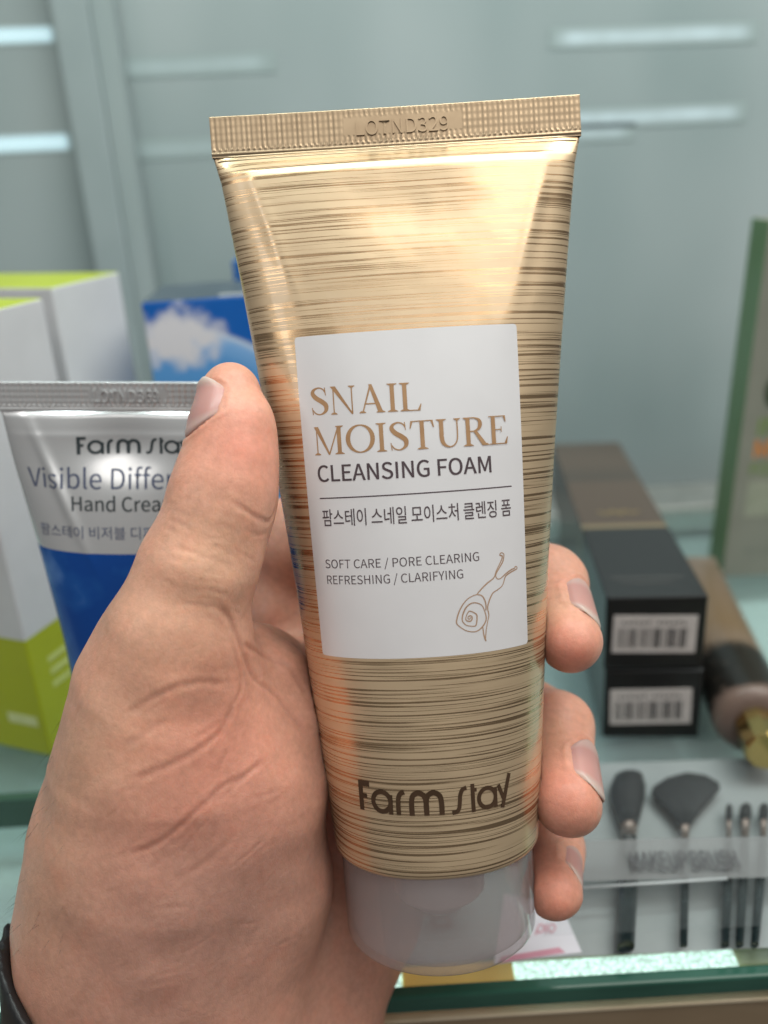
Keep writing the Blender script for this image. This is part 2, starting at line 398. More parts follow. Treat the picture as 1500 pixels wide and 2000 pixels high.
    def body(s, name, mt, parent):
        ns, nq = len(s.S), s.NQ; cols = 2 * (nq - 1)
        v = []; uv = []
        for i in range(ns):
            q = np.arange(nq); x = np.concatenate([s.XX[i], -s.XX[i][-2:0:-1]]); y = np.concatenate([s.YY[i], s.YY[i][-2:0:-1]])
            v.append(s.world(x, y, np.full(len(x), s.S[i])))
            u = np.concatenate([q, q[-2:0:-1] * -1.0]) * s.LL[i] / (nq - 1)
            uv.append(np.stack([u / 100, np.full(len(x), s.S[i] / 100)], 1))
        f = []
        for i in range(ns - 1):
            for j in range(cols):
                k = (j + 1) % cols; f.append((i*cols+j, i*cols+k, (i+1)*cols+k, (i+1)*cols+j))
        v = np.concatenate(v); uv = np.concatenate(uv)
        # rolled-in lower rim
        c = s.world(np.zeros(1), np.zeros(1), np.array([s.s1]))[0]; n0 = len(v); ring = v[(ns-1)*cols:]
        for r, dz in ((0.985, .55), (0.95, .8), (0.80, .8)):
            v = np.vstack([v, c + (ring - c) * r + s.Z * dz]); uv = np.vstack([uv, uv[(ns-1)*cols:ns*cols] + [0, .004]])
        for t in range(3):
            a = (ns - 1 + t) * cols
            for j in range(cols):
                k = (j + 1) % cols; f.append((a+j, a+k, a+cols+k, a+cols+j))
        return mobj(name, v, f, mt, parent, uv=uv)
    def crimp(s, name, mt, parent, half, pitch, patch, bow=0.0, th=0.55, amp=0.05):
        """pressed end seal with fine ribs; patch = (u0,u1) left flat for the lot code"""
        nx, nz = 900, 44
        xs = np.linspace(-half, half, nx); zs = np.linspace(0, s.s0 + 0.4, nz)
        X, Zz = np.meshgrid(xs, zs)
        rib = amp * np.sin(2 * np.pi * X / pitch + 0.6 * np.sin(X * .21)) * (0.75 + 0.25 * np.sin(X * 1.7)) + amp * .3 * np.sin(2 * np.pi * Zz / 1.5)
        edge = np.clip((Zz - 0.15) / 0.3, 0, 1) * np.clip((s.s0 - 1.0 - Zz) / 0.3, 0, 1)
        inp = (np.clip((X - patch[0]) / .4, 0, 1) * np.clip((patch[1] - X) / .4, 0, 1)) * np.clip((Zz - 1.5) / .2, 0, 1) * np.clip((s.s0 - 2.6 - Zz) / .2, 0, 1)
        h = rib * edge * (1 - inp)
        dots = 0.12 * (np.sin(2 * np.pi * X / 1.25) > 0) * np.exp(-((Zz - (s.s0 - 1.2)) / .28) ** 2) + 0.18 * np.exp(-((Zz - (s.s0 - .35)) / .22) ** 2)
        h = h + dots
        bowy = bow * (1 - (X / half) ** 2)
        front = s.world(X.ravel(), (th + h + bowy).ravel(), Zz.ravel()); back = s.world(X.ravel(), (-th + bowy - h * .3).ravel(), Zz.ravel())
        f = []; n = nx * nz
        for i in range(nz - 1):
            for j in range(nx - 1):
                a = i * nx + j; f.append((a, a+1, a+nx+1, a+nx)); f.append((n+a, n+a+nx, n+a+nx+1, n+a+1))
        for j in range(nx - 1): f.append((j+1, j, n+j, n+j+1))
        for i in range(nz - 1):
            a = i*nx; f.append((a, a+nx, n+a+nx, n+a)); a = i*nx+nx-1; f.append((a+nx, a, n+a, n+a+nx))
        return mobj(name, np.vstack([front, back]), f, mt, parent)
    def ink(s, name, v, f, mt, parent, off, step=1.0):
        v, f = refine(v, f, step)
        hgt = v[:, 2] if v.shape[1] > 2 else 0
        return mobj(name, s.surf(v[:, 0], v[:, 1], off + hgt), f, mt, parent)
    def write(s, name, geo, mt, parent, aL, aR, cap, off=0.055, width=None, uniform=False):
        """lay a line of lettering between two measured ends of its baseline; cap = letter height in photo px"""
        v, f = geo; v = np.array(v, float)
        if v.shape[1] == 2: v = np.hstack([v, np.zeros((len(v), 1))])
        gL = s.uv_at(*aL); gC = s.uv_at(aL[0] - cap * .06, aL[1] - cap); hgt = abs(gL[1] - gC[1])
        lo = v.min(0); hi = v.max(0); ref = getattr(s, 'capref', None) or (hi[1] if lo[1] < -0.05 * hi[1] else hi[1] - max(lo[1], 0))
        sy = hgt / hi[1]
        if uniform: sx = sy; gR = gL + [sx * (hi[0] - lo[0]), 0.0]
        else: gR = s.uv_at(*aR); sx = (gR[0] - gL[0]) / (hi[0] - lo[0])
        t = (v[:, 0] - lo[0]) / (hi[0] - lo[0])
        out = np.stack([gL[0] + (v[:, 0] - lo[0]) * sx, gL[1] + (gR[1] - gL[1]) * t - v[:, 1] * sy, v[:, 2]], 1)
        return s.ink(name, out, f, mt, parent, off)
# ------------------------------------------------------------------ setting
M['panel'] = mottled('back_panel_glass', (0.26, 0.32, 0.32), (0.37, 0.42, 0.422), 9, 0.22, stretch=(1, 1, .45), detail=2)
M['post'] = mottled('post_metal', (0.28, 0.335, 0.34), (0.32, 0.375, 0.38), 20, 0.3)
M['base'] = mottled('base_laminate', (0.62, 0.69, 0.69), (0.66, 0.73, 0.73), 12, 0.45)
M['drawer'] = mottled('drawer_laminate', (0.26, 0.19, 0.115), (0.30, 0.225, 0.14), 25, 0.4, stretch=(1, 1, 4))
M['trim'] = mottled('trim_strip', (0.62, 0.52, 0.36), (0.68, 0.58, 0.42), 60, 0.3, 0.3)
M['alu'] = mottled('aluminium', (0.62, 0.62, 0.58), (0.70, 0.70, 0.66), 80, 0.3, 0.8)
def glass_sheet(name, tint, gloss_rough=0.03, body=0.0, body_col=(.6, .75, .72), f0=0.045, translucent=False):
    m = bpy.data.materials.new(name); m.use_nodes = True; nt = m.node_tree; nt.nodes.clear()
    out = N(m, 'ShaderNodeOutputMaterial'); tr = N(m, 'ShaderNodeBsdfTransparent'); tr.inputs[0].default_value = (*tint, 1)
    gl = N(m, 'ShaderNodeBsdfGlossy'); gl.inputs['Roughness'].default_value = gloss_rough
    df = N(m, 'ShaderNodeBsdfDiffuse'); df.inputs[0].default_value = (*body_col, 1)
    lw = N(m, 'ShaderNodeLayerWeight'); lw.inputs[0].default_value = 0.5; pw = N(m, 'ShaderNodeMath', operation='POWER'); L(m, lw.outputs['Facing'], pw.inputs[0]); pw.inputs[1].default_value = 5.0
    if translucent:
        tl = N(m, 'ShaderNodeBsdfTranslucent'); tl.inputs[0].default_value = (*body_col, 1); mt = N(m, 'ShaderNodeMixShader'); mt.inputs[0].default_value = .5
        L(m, df.outputs[0], mt.inputs[1]); L(m, tl.outputs[0], mt.inputs[2]); df = mt
    fr = N(m, 'ShaderNodeMath', operation='MULTIPLY_ADD'); L(m, pw.outputs[0], fr.inputs[0]); fr.inputs[1].default_value = 0.94 if f0 > .03 else .35; fr.inputs[2].default_value = f0
    a = N(m, 'ShaderNodeMixShader'); a.inputs[0].default_value = body; L(m, tr.outputs[0], a.inputs[1]); L(m, df.outputs[0], a.inputs[2])
    b = N(m, 'ShaderNodeMixShader'); L(m, fr.outputs[0], b.inputs[0]); L(m, a.outputs[0], b.inputs[1]); L(m, gl.outputs[0], b.inputs[2])
    L(m, b.outputs[0], out.inputs[0]); return m
M['glass'] = glass_sheet('shelf_glass', (0.92, 0.975, 0.965), 0.04, 0.10, (0.55, 0.68, 0.67))
M['glass_edge'] = mottled('green_glass_edge', (0.022, 0.085, 0.060), (0.035, 0.115, 0.082), 30, 0.12, stretch=(1, 1, 6))
M['film'] = glass_sheet('clear_film', (0.96, 0.97, 0.97), 0.10, 0.06, (0.42, 0.45, 0.45), 0.012)
M['film_band'] = glass_sheet('printed_film', (0.8, 0.8, 0.8), 0.15, 0.55, (0.34, 0.35, 0.35), 0.012)
def lamp_mat(name, col, s):
    m = mat(name, (0.03, 0.04, 0.04), 0.6); b = bsdf(m)
    b.inputs['Emission Color'].default_value = (*col, 1); b.inputs['Emission Strength'].default_value = s; return m
def cells_lamp(name, col, s, sx):
    """diffuser over a row of small diodes"""
    m = lamp_mat(name, col, s); w = N(m, 'ShaderNodeTexVoronoi'); w.inputs['Scale'].default_value = sx
    L(m, coords(m, 'Object'), w.inputs['Vector'])
    mr = N(m, 'ShaderNodeMapRange'); L(m, w.outputs['Distance'], mr.inputs[0]); mr.inputs[2].default_value = 0.7; mr.inputs[3].default_value = s * 1.35; mr.inputs[4].default_value = s * 0.55
    L(m, mr.outputs[0], bsdf(m).inputs['Emission Strength']); return m

def setting(name, a, b, m, bev=0.0):
    k = MB(); k.box(a, b); o = k.obj(name, m, None, smooth=False); o['kind'] = 'structure'
    if bev: bevel(o, bev)
    return o
YB = 478.0
setting('back_panel', (-420, 520, -20), (420, 528, 640), M['panel'])
setting('shelf_base', (-420, 186, -24), (420, 520, -18), M['base'])
k = MB(); k.box((-420, 173, -5.4), (420, YB, 0)); sh = k.obj('glass_shelf', M['glass'], None, smooth=False); sh['kind'] = 'structure'
setting('shelf_edge', (-420, 169, -5.8), (420, 172.8, 0.05), M['glass_edge'], 0.8)
setting('cabinet_front', (-420, 170.5, -150), (420, 184, -10.4), M['drawer'], 0.6)
setting('trim_strip', (-420, 169.6, -10.2), (420, 184, -9.0), M['trim'], 0.3)
setting('shelf_rail', (-420, YB + 1, -12), (420, 518, 3.0), M['alu'], 1.5)  # added glossy strip, stands in for light glints along the shelf's back edge

# post on the left of the back panel
t = thing('cabinet_post', 'grey metal upright standing against the back panel at far left', 'post', (-139, 508, 0))
k = MB(); k.box((-9, -5, -10), (9, 10, 600)); o = k.obj('upright', M['post'], t, world_space=False, smooth=False); bevel(o, 1)
k = MB(); k.box((9.3, -1, -10), (20, 9, 600)); o = k.obj('side_strip', M['panel'], t, world_space=False, smooth=False)
t['category'] = 'post'

# reflections of light tubes in the back glass, made as thin glowing strips
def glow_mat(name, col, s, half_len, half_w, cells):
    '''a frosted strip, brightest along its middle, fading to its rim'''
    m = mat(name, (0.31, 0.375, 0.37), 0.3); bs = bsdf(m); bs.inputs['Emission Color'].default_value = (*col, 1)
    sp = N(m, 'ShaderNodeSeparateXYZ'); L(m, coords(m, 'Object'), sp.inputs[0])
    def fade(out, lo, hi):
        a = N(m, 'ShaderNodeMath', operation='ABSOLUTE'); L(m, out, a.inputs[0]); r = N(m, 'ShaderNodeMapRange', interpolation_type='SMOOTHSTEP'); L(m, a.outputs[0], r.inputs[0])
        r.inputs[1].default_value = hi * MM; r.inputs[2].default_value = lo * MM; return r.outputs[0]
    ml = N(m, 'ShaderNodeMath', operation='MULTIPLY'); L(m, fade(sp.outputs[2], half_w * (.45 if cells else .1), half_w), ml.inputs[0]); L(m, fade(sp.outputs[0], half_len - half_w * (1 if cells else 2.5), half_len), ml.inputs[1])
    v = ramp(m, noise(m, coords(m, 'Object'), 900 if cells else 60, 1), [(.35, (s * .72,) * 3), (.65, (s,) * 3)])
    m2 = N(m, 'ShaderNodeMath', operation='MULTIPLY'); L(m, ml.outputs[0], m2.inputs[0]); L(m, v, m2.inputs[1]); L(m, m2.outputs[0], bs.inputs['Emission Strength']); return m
def reflected_led(label, a, b, y, r, strength, col, cells=False):
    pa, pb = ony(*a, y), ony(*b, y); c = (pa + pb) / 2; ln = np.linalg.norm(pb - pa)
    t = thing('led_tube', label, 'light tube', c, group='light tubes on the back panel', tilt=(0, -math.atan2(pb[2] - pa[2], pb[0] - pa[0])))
    k = MB(); k.box((-ln / 2 - r, -.05, -r), (ln / 2 + r, .25, r)); o = k.obj('diffuser', glow_mat('led_diffuser', col, strength, ln / 2 + r, r, cells), t, world_space=False, smooth=False)  # thin slab whose emission stands in for a tube's reflection
reflected_led('short bright bluish light tube at the very top left corner', (-60, 72), (92, 67), 519.65, 4.6, .95, (0.62, 0.90, 1.0), True)
reflected_led('bright bluish light tube under the topmost left one', (-60, 285), (123, 277), 519.65, 5.0, .95, (0.62, 0.90, 1.0), True)
reflected_led('long pale blue light tube at the upper right', (1092, 75), (1462, 62), 519.65, 5.0, 0.42, (0.72, 0.90, 1.0))
reflected_led('pale blue light tube running out from behind the gold tube top', (1080, 234), (1440, 219), 519.65, 5.0, 0.42, (0.72, 0.90, 1.0))
reflected_led('short faint light tube just below the lower right one', (1080, 262), (1224, 257), 519.65, 4.4, 0.26, (0.72, 0.90, 1.0))
reflected_led('faint light tube above the left end of the gold tube top', (246, 133), (520, 121), 519.65, 5.0, 0.15, (0.74, 0.92, 1.0))
reflected_led('very faint light tube left of the gold tube top', (272, 293), (430, 286), 519.65, 5.0, 0.12, (0.74, 0.92, 1.0))

# lit strip and rail under the front edge of the glass
def flat_on(px_pts, z): return [onz(x, y, z) for x, y in px_pts]
t = thing('light_strip', 'bright honeycomb light strip under the front edge of the glass shelf', 'light strip', (45, 178, -26))
ZL = -6.8
xa, xb = onz(1004, 1895, ZL)[0], onz(1431, 1858, ZL)[0]; ya, yb = onz(1004, 1911, ZL)[1], onz(1004, 1880, ZL)[1]
k = MB(); k.box((-420, 174, -8.8), (420, yb + 2.5, ZL - 1.2)); o = k.obj('channel', mottled('yellow_channel', (0.74, 0.66, 0.26), (0.84, 0.78, 0.42), 90, 0.4), t, smooth=False)
k = MB(); k.box((xa, ya, ZL - 1.1), (xb, yb, ZL)); k.obj('diffuser', cells_lamp('strip_diffuser', (0.74, 0.98, 0.86), 2.2, 800), t, smooth=False)
xo = onz(788, 1905, ZL)[0]
k = MB(); k.box((xo, 175.2, ZL - 1.1), (xa - .5, yb + .4, ZL + .2)); o = k.obj('end_block', mottled('amber_diffuser', (0.85, 0.46, 0.07), (0.90, 0.52, 0.10), 50, 0.35, Emission_Color=(1.0, .55, .12, 1), Emission_Strength=.30), t, smooth=False)  # faint emission stands in for the strip's light passing through the amber
k = MB(); k.box((-420, ya, ZL - 1.1), (xo - .5, yb, ZL)); k.obj('diffuser', bpy.data.materials['strip_diffuser'], t, smooth=False)

# ------------------------------------------------------------------ boxes on the shelf
def carton(name, label, w, d, h, loc, yaw, mats, face_idx, group=None, tilt=(0, 0)):
    """origin at the front left lower corner; faces: bottom, top, front, right, back, left"""
    t = thing(name, label, 'box', loc, yaw, group, tilt)
    k = MB(); k.box((0, 0, 0), (w, d, h)); o = k.obj('carton', None, t, world_space=False, smooth=False, mats=mats, mat_idx=face_idx); bevel(o, 0.7, 2)
    return t
def ink_face(name, geo, m, parent, x0, z0, width=None, height=None, y=-0.12, axis='front', D=0):
    v, f = geo; v = np.array(v, float); z = v[:, 2] if v.shape[1] > 2 else np.zeros(len(v))
    lo, hi = v[:, :2].min(0), v[:, :2].max(0)
    sy = (height / (hi[1] - lo[1])) if height else width / (hi[0] - lo[0]); sx = width / (hi[0] - lo[0]) if width else sy
    a = x0 + (v[:, 0] - lo[0]) * sx; b = z0 + (v[:, 1] - lo[1]) * sy
    if axis == 'front': q = np.stack([a, np.full(len(a), y) - z, b], 1)
    elif axis == 'top': q = np.stack([a, b, np.full(len(a), y) + z], 1)
    return mobj(name, q, f, m, parent, world_space=False, smooth=False)

# striped white and lime carton faces (object space: z up)
def two_tone(name, low, high, zsplit, rough=0.4):
    m = mat(name, high, rough); s = N(m, 'ShaderNodeSeparateXYZ'); L(m, coords(m, 'Object'), s.inputs[0])
    mx = N(m, 'ShaderNodeMixRGB'); mt = N(m, 'ShaderNodeMath', operation='GREATER_THAN'); L(m, s.outputs[2], mt.inputs[0]); mt.inputs[1].default_value = zsplit * MM
    L(m, mt.outputs[0], mx.inputs[0]); mx.inputs[1].default_value = (*low, 1); mx.inputs[2].default_value = (*high, 1)
    n = noise(m, coords(m, 'Object'), 90, 2); r = ramp(m, n, [(0.3, (.95, .95, .95)), (.7, (1, 1, 1))])
    ml = N(m, 'ShaderNodeMixRGB', blend_type='MULTIPLY'); ml.inputs[0].default_value = 1; L(m, mx.outputs[0], ml.inputs[1]); L(m, r, ml.inputs[2])
    L(m, ml.outputs[0], bsdf(m).inputs['Base Color']); return m
M['lime'] = mottled('lime_card', (0.42, 0.50, 0.02), (0.46, 0.55, 0.03), 60, 0.4)
M['white_lime'] = two_tone('white_lime_card', (0.40, 0.44, 0.005), (0.62, 0.61, 0.62), 47)
M['white_card'] = mottled('white_card', (0.60, 0.60, 0.61), (0.64, 0.64, 0.65), 60, 0.4)
# glass riser the white boxes stand on
rz = 12.0
t = thing('glass_riser', 'thick clear glass riser with green edge under the white and lime boxes', 'riser', (-160, 245, 0))
k = MB(); k.box((-330, 247, 0.1), (-58, 440, rz)); k.obj('slab', M['glass'], t, smooth=False)
k = MB(); k.box((-330, 243.2, 0.1), (-58, 246.8, rz)); o = k.obj('front_edge', mottled('grey_green_edge', (.035, .085, .06), (.05, .11, .08), 30, .2), t, smooth=False); bevel(o, .6)
G1 = onz(102, 1478, rz + .1); yaw = -math.radians(22)
nb = np.array([math.cos(yaw), math.sin(yaw)])
W1 = 62
t = carton('white_lime_box', 'white box with lime green lower band standing behind the silver tube', W1, 40, 154, (G1[0] - nb[0] * W1, G1[1] - nb[1] * W1, rz + .1), yaw,
           [M['white_lime'], M['lime']], [0, 1, 0, 0, 0, 0])
k = MB()
for i, (w_, h_) in enumerate([(14, 2.0), (18, 2.2), (12, 2.0)]): k.box((W1, 8, 34 - i * 5), (W1 + .12, 8 + w_, 34 - i * 5 + h_))
k.obj('faint_print', mottled('pale_lime_ink', (.55, .60, .18), (.6, .65, .22), 300), t, world_space=False, smooth=False)
k = MB(); k.box((W1 - 16, -.12, 12), (W1 - 3, 0, 16)); k.obj('print_bar', mottled('pale_lime_ink_bar', (.6, .65, .3), (.65, .7, .35), 300), t, world_space=False, smooth=False)
G2 = onz(100, 561, 166.0); H2 = 166 - rz - .2
t = carton('white_lime_box', 'white box with lime green top, the farther of the two at left', W1, 40, H2, (G2[0] - nb[0] * W1, G2[1] - nb[1] * W1, rz + .1), yaw,
           [M['white_lime'], M['lime'], M['white_card']], [0, 1, 0, 2, 0, 0])

# blue box
M['navy'] = mottled('navy_card', (0.05, 0.075, 0.10), (0.07, 0.095, 0.12), 60, 0.35)
def cloud_blue():
    m = mat('blue_cloud_print', (0.01, 0.12, 0.42), 0.3)
    co = coords(m, 'Object'); mp = N(m, 'ShaderNodeMapping'); L(m, co, mp.inputs[0])
    mp.inputs['Location'].default_value = (-0.011, 0, -0.144)
    ln = N(m, 'ShaderNodeMapping'); L(m, mp.outputs[0], ln.inputs[0]); ln.inputs['Scale'].default_value = (26, 1, 44)
    d = N(m, 'ShaderNodeVectorMath', operation='LENGTH'); L(m, ln.outputs[0], d.inputs[0])
    n = noise(m, co, 130, 5, 0.6)
    a = N(m, 'ShaderNodeMath', operation='MULTIPLY_ADD'); L(m, n, a.inputs[0]); a.inputs[1].default_value = 1.6; L(m, d.outputs['Value'], a.inputs[2])
    f = ramp(m, a.outputs[0], [(0.72 / 1.0, (1, 1, 1)), (0.99, (0, 0, 0))])
    a.inputs[1].default_value = 0.9
    # paler sky below the arc
    d2m = N(m, 'ShaderNodeMapping'); L(m, co, d2m.inputs[0]); d2m.inputs['Location'].default_value = (-0.008, 0, -0.094); 
    s2 = N(m, 'ShaderNodeMapping'); L(m, d2m.outputs[0], s2.inputs[0]); s2.inputs['Scale'].default_value = (17, 1, 18)
    d2 = N(m, 'ShaderNodeVectorMath', operation='LENGTH'); L(m, s2.outputs[0], d2.inputs[0])
    sky = ramp(m, d2.outputs['Value'], [(0.80, (0.10, 0.30, 0.62)), (0.93, (0.22, 0.42, 0.72)), (0.965, (0.55, 0.62, 0.74)), (0.99, (0.004, 0.10, 0.40)), (1.0, (0.004, 0.10, 0.40))])
    mx = N(m, 'ShaderNodeMixRGB'); L(m, f, mx.inputs[0]); L(m, sky, mx.inputs[1]); mx.inputs[2].default_value = (0.68, 0.65, 0.68, 1)
    L(m, mx.outputs[0], bsdf(m).inputs['Base Color']); return m
M['blue_cloud'] = cloud_blue()
B = ony(275, 590, 335)
t = carton('blue_box', 'blue box with white cloud picture behind the thumb', 74, 46, B[2] - .2, (B[0], B[1], .1), math.radians(2), [M['blue_cloud'], M['navy']], [0, 1, 0, 0, 0, 0])
k = MB(); k.box((28, 3, B[2] - .25), (74, 6, B[2] - .05)); k.obj('silver_line', mottled('silver_ink', (.6, .62, .64), (.65, .66, .68), 100, .3), t, world_space=False, smooth=False)
B2 = ony(452, 510, 400)
carton('blue_box', 'taller dark blue box behind the cloud box, mostly hidden by the gold tube', 60, 40, B2[2] - .1, (B2[0], B2[1], .1), 0, [mottled('deep_blue_card', (0.01, .09, .30), (.015, .11, .34), 60)], [0] * 6)

# stacked dark boxes with bar codes
def brown_top():
    m = mat('brown_sleeve', (0.1, 0.075, 0.055), 0.28)
    s = N(m, 'ShaderNodeSeparateXYZ'); L(m, coords(m, 'Object'), s.inputs[0])
    f = N(m, 'ShaderNodeMath', operation='DIVIDE'); L(m, s.outputs[1], f.inputs[0]); f.inputs[1].default_value = 0.178
    c = ramp(m, f.outputs[0], [(0.0, (0.018, 0.019, 0.020)), (0.335, (0.020, 0.021, 0.022)), (0.345, (0.26, 0.20, 0.11)), (0.365, (0.085, 0.060, 0.045)), (0.63, (0.095, 0.068, 0.050)), (0.66, (0.066, 0.054, 0.043)), (0.80, (0.098, 0.072, 0.054)), (1.0, (0.088, 0.068, 0.052))])
    L(m, c, bsdf(m).inputs['Base Color']); return m
M['sleeve'] = brown_top(); M['black_card'] = mottled('black_card', (0.006, 0.005, 0.005), (0.010, 0.009, 0.008), 80, 0.28)
M['sticker'] = mottled('sticker_paper', (0.58, 0.53, 0.51), (0.62, 0.57, 0.55), 120, 0.5)
M['bar_ink'] = mottled('bar_ink', (0.03, 0.03, 0.032), (0.04, 0.04, 0.042), 200, 0.5)
E1, E2 = onz(1176, 1440, .2), onz(1362, 1436, .2)
Wb = np.linalg.norm(E2 - E1) * 1.0; yw = -math.radians(5.0)
def barcode_box(label, z, h, dx, yawd, zs, tilt, split):
    t = carton('slim_box', label, Wb, 172, h, (E1[0] + dx, E1[1], z), yw + math.radians(yawd), [M['black_card'], M['sleeve'], M['sleeve']], [0, 1, 0, 2, 0, 2], 'slim dark boxes in the stack')
    sx, sw, shh = Wb * .075, Wb * .83, h * .52
    k = MB(); k.box((0, -.18, 0), (sw, -.02, shh)); st = k.obj('sticker', M['sticker'], t, world_space=False, smooth=False)
    st.location = Vector((sx, 0, h * zs)) * MM; st.rotation_euler = (0, math.radians(tilt), 0)
    r = random.Random(5); k = MB(); x = sw * .06
    groups = [0, 1, 0, 0, 0, 1, 0, 0, 0, 0]
    while x < sw * .88:
        dens = 1.0 if (0.16 < x/sw < .25 or .50 < x/sw < .56 or .66 < x/sw < .74 or x/sw > .80) else .42
        bw = r.choice([.16, .24, .34]) * (1.25 if dens == 1 else .8); k.box((x, -.3, shh * .14), (x + bw, -.2, shh * .66)); x += bw + r.choice([.16, .26, .40]) * (1.0 if dens == 1 else 2.0)
    k.obj('bars', M['bar_ink'], st, world_space=False, smooth=False)
    k = MB()
    for i in range(13):                                      # the row of tiny figures above the bars, too small to read
        if i != 6:
            x = sw * (.11 + i * .060); k.box((x, -.26, shh * .76), (x + .35, -.2, shh * .85)); k.box((x + .4, -.26, shh * (.76 + .03 * (i % 3))), (x + .95, -.2, shh * (.80 + .03 * (i % 3))))
    k.obj('figures', M['bar_ink'], st, world_space=False, smooth=False)
    return t
hb = 28.5
barcode_box('lower slim black box with barcode sticker at the bottom of the stack', .2, hb, 0, -1.2, .20, -1.5, .3)
t = barcode_box('upper slim brown and black box with barcode sticker on top of the stack', hb + .9, hb, -.5, 0, .24, 1.0, .3)
k = Ink(); k.stroke([(-10, 2), (-6, -1.5), (-3, 2.2), (0, -2), (3, 2), (6, -1), (10, 1.5)], 1.3, 6); k.stroke([(-7, -1), (0, 1.5), (8, -.5)], .8, 6)
ink_face('gold_emblem', (np.array(k.v), k.f), mottled('gold_ink', (.34, .25, .11), (.4, .3, .14), 200, .3, .5), t, Wb * .25, 74, width=Wb * .52, y=hb + .15, axis='top')
k = MB(); k.box((Wb * .12, 14, hb + .02), (Wb * .85, 16, hb + .12)); k.box((Wb * .2, 10, hb + .02), (Wb * .72, 11.6, hb + .12))
k.obj('faint_print', mottled('charcoal_ink', (.045, .045, .045), (.055, .055, .053), 200), t, world_space=False, smooth=False)

# pale box with green sides at the far right
M['pale_card'] = mottled('pale_grey_card', (0.20, 0.195, 0.16), (0.225, 0.22, 0.18), 50, 0.45)
M['leaf_card'] = mottled('green_side_card', (0.10, 0.20, 0.075), (0.19, 0.31, 0.18), 14, 0.35, stretch=(1, 1, .6))
Q = onz(1409, 1128, .2)
t = carton('pale_green_box', 'tall pale box with green sides standing at the right edge of the shelf', 70, 17, 168, Q, math.radians(3), [M['pale_card'], M['leaf_card']], [1, 0, 0, 1, 0, 1], tilt=(0, math.radians(2.2)))
gi = mottled('green_ink', (.12, .20, .02), (.15, .24, .03), 200); oi = mottled('orange_ink', (.50, .17, .03), (.56, .2, .04), 200); di = mottled('dark_green_ink', (.02, .035, .012), (.03, .045, .018), 200)
ink_face('lettering', font2d('O', .03), di, t, 8.5, 84, width=20, height=19)
ink_face('lettering', font2d('IN', .02), gi, t, 8, 72.5, height=8.5)
ink_face('lettering', font2d('MO', .03), oi, t, 7.5, 61.5, height=9)
ink_face('lettering', font2d('FOR', .02), gi, t, 7, 53, height=6)
k = MB(); k.box((7, -.12, 32), (62, 0, 50)); k.obj('print_block', mottled('grey_green_ink', (.26, .27, .20), (.30, .30, .23), 180), t, world_space=False, smooth=False)
k = MB(); k.box((9, -.12, 12), (60, 0, 15)); k.obj('print_bar', mottled('grey_ink_bar', (.18, .18, .15), (.21, .21, .17), 300), t, world_space=False, smooth=False)
k = Ink(); k.stroke([(0, 0), (5, 2), (12, 1)], 4, 5); ink_face('leaf_mark', (np.array(k.v), k.f), di, t, 9, 108, width=12)

# ------------------------------------------------------------------ tan tube lying beside the stack
def tan_material():
    m = mat('tan_tube', (0.3, 0.2, 0.12), 0.3)
    tc = N(m, 'ShaderNodeTexCoord'); s = N(m, 'ShaderNodeSeparateXYZ'); L(m, tc.outputs['UV'], s.inputs[0])
    n = noise(m, tc.outputs['UV'], 14, 4, .6)
    a = N(m, 'ShaderNodeMath', operation='MULTIPLY_ADD'); L(m, n, a.inputs[0]); a.inputs[1].default_value = 0.10; L(m, s.outputs[1], a.inputs[2])
    d = N(m, 'ShaderNodeMath', operation='DIVIDE'); L(m, a.outputs[0], d.inputs[0]); d.inputs[1].default_value = 1.55
    c = ramp(m, d.outputs[0], [(0.0, (0.20, 0.15, 0.115)), (0.60, (0.185, 0.12, 0.065)), (0.70, (0.20, 0.14, 0.095)), (0.75, (0.010, 0.009, 0.008)), (0.93, (0.014, 0.012, 0.010)), (0.955, (0.17, 0.115, 0.095)), (1.0, (0.17, 0.115, 0.095))])
    n2 = noise(m, tc.outputs['UV'], 22, 5, .65); f2 = ramp(m, n2, [(0.60, (0, 0, 0)), (0.66, (.55, .55, .55))])
    mx = N(m, 'ShaderNodeMixRGB'); L(m, f2, mx.inputs[0]); L(m, c, mx.inputs[1]); mx.inputs[2].default_value = (.12, .09, .07, 1)
    L(m, mx.outputs[0], bsdf(m).inputs['Base Color']); return m
tt, tb = onz(1330, 1090, 8), onz(1470, 1402, 13.6)
TT = Tube(tt, tb, (1, 0, 0), 6, np.linalg.norm(tb - tt), [(6, 16.0), (40, 15.2), (100, 14.0), (150, 13.4)], 13.2, 66)
t = thing('cream_tube', 'tan and black cream tube with gold cap lying beside the dark boxes', 'tube', (tb[0], tb[1], 0))
TT.body('tube_body', tan_material(), t)
TT.crimp('crimp_seal', mottled('tan_crimp', (.25, .19, .15), (.3, .23, .18), 100), t, 16.0, 1.5, (0, 0))
k = MB(); k.lathe(tb, tb + TT.Z, [(-1.0, 12.9), (.6, 13.1), (2.0, 12.6), (3.4, 10.4), (4.2, 8), (4.3, 6)], 40); k.obj('shoulder', mottled('rosy_tan_plastic', (.16, .108, .088), (.19, .13, .105), 80, .3), t)
k = MB(); k.lathe(tb + TT.Z * 4.5, tb + TT.Z * 20, [(0, 6.9), (.8, 7.4), (15, 7.4), (16, 6.6)], 10); k.obj('cap', mottled('gold_plastic', (.52, .39, .15), (.60, .46, .19), 60, .14, 1.0), t, smooth=False)

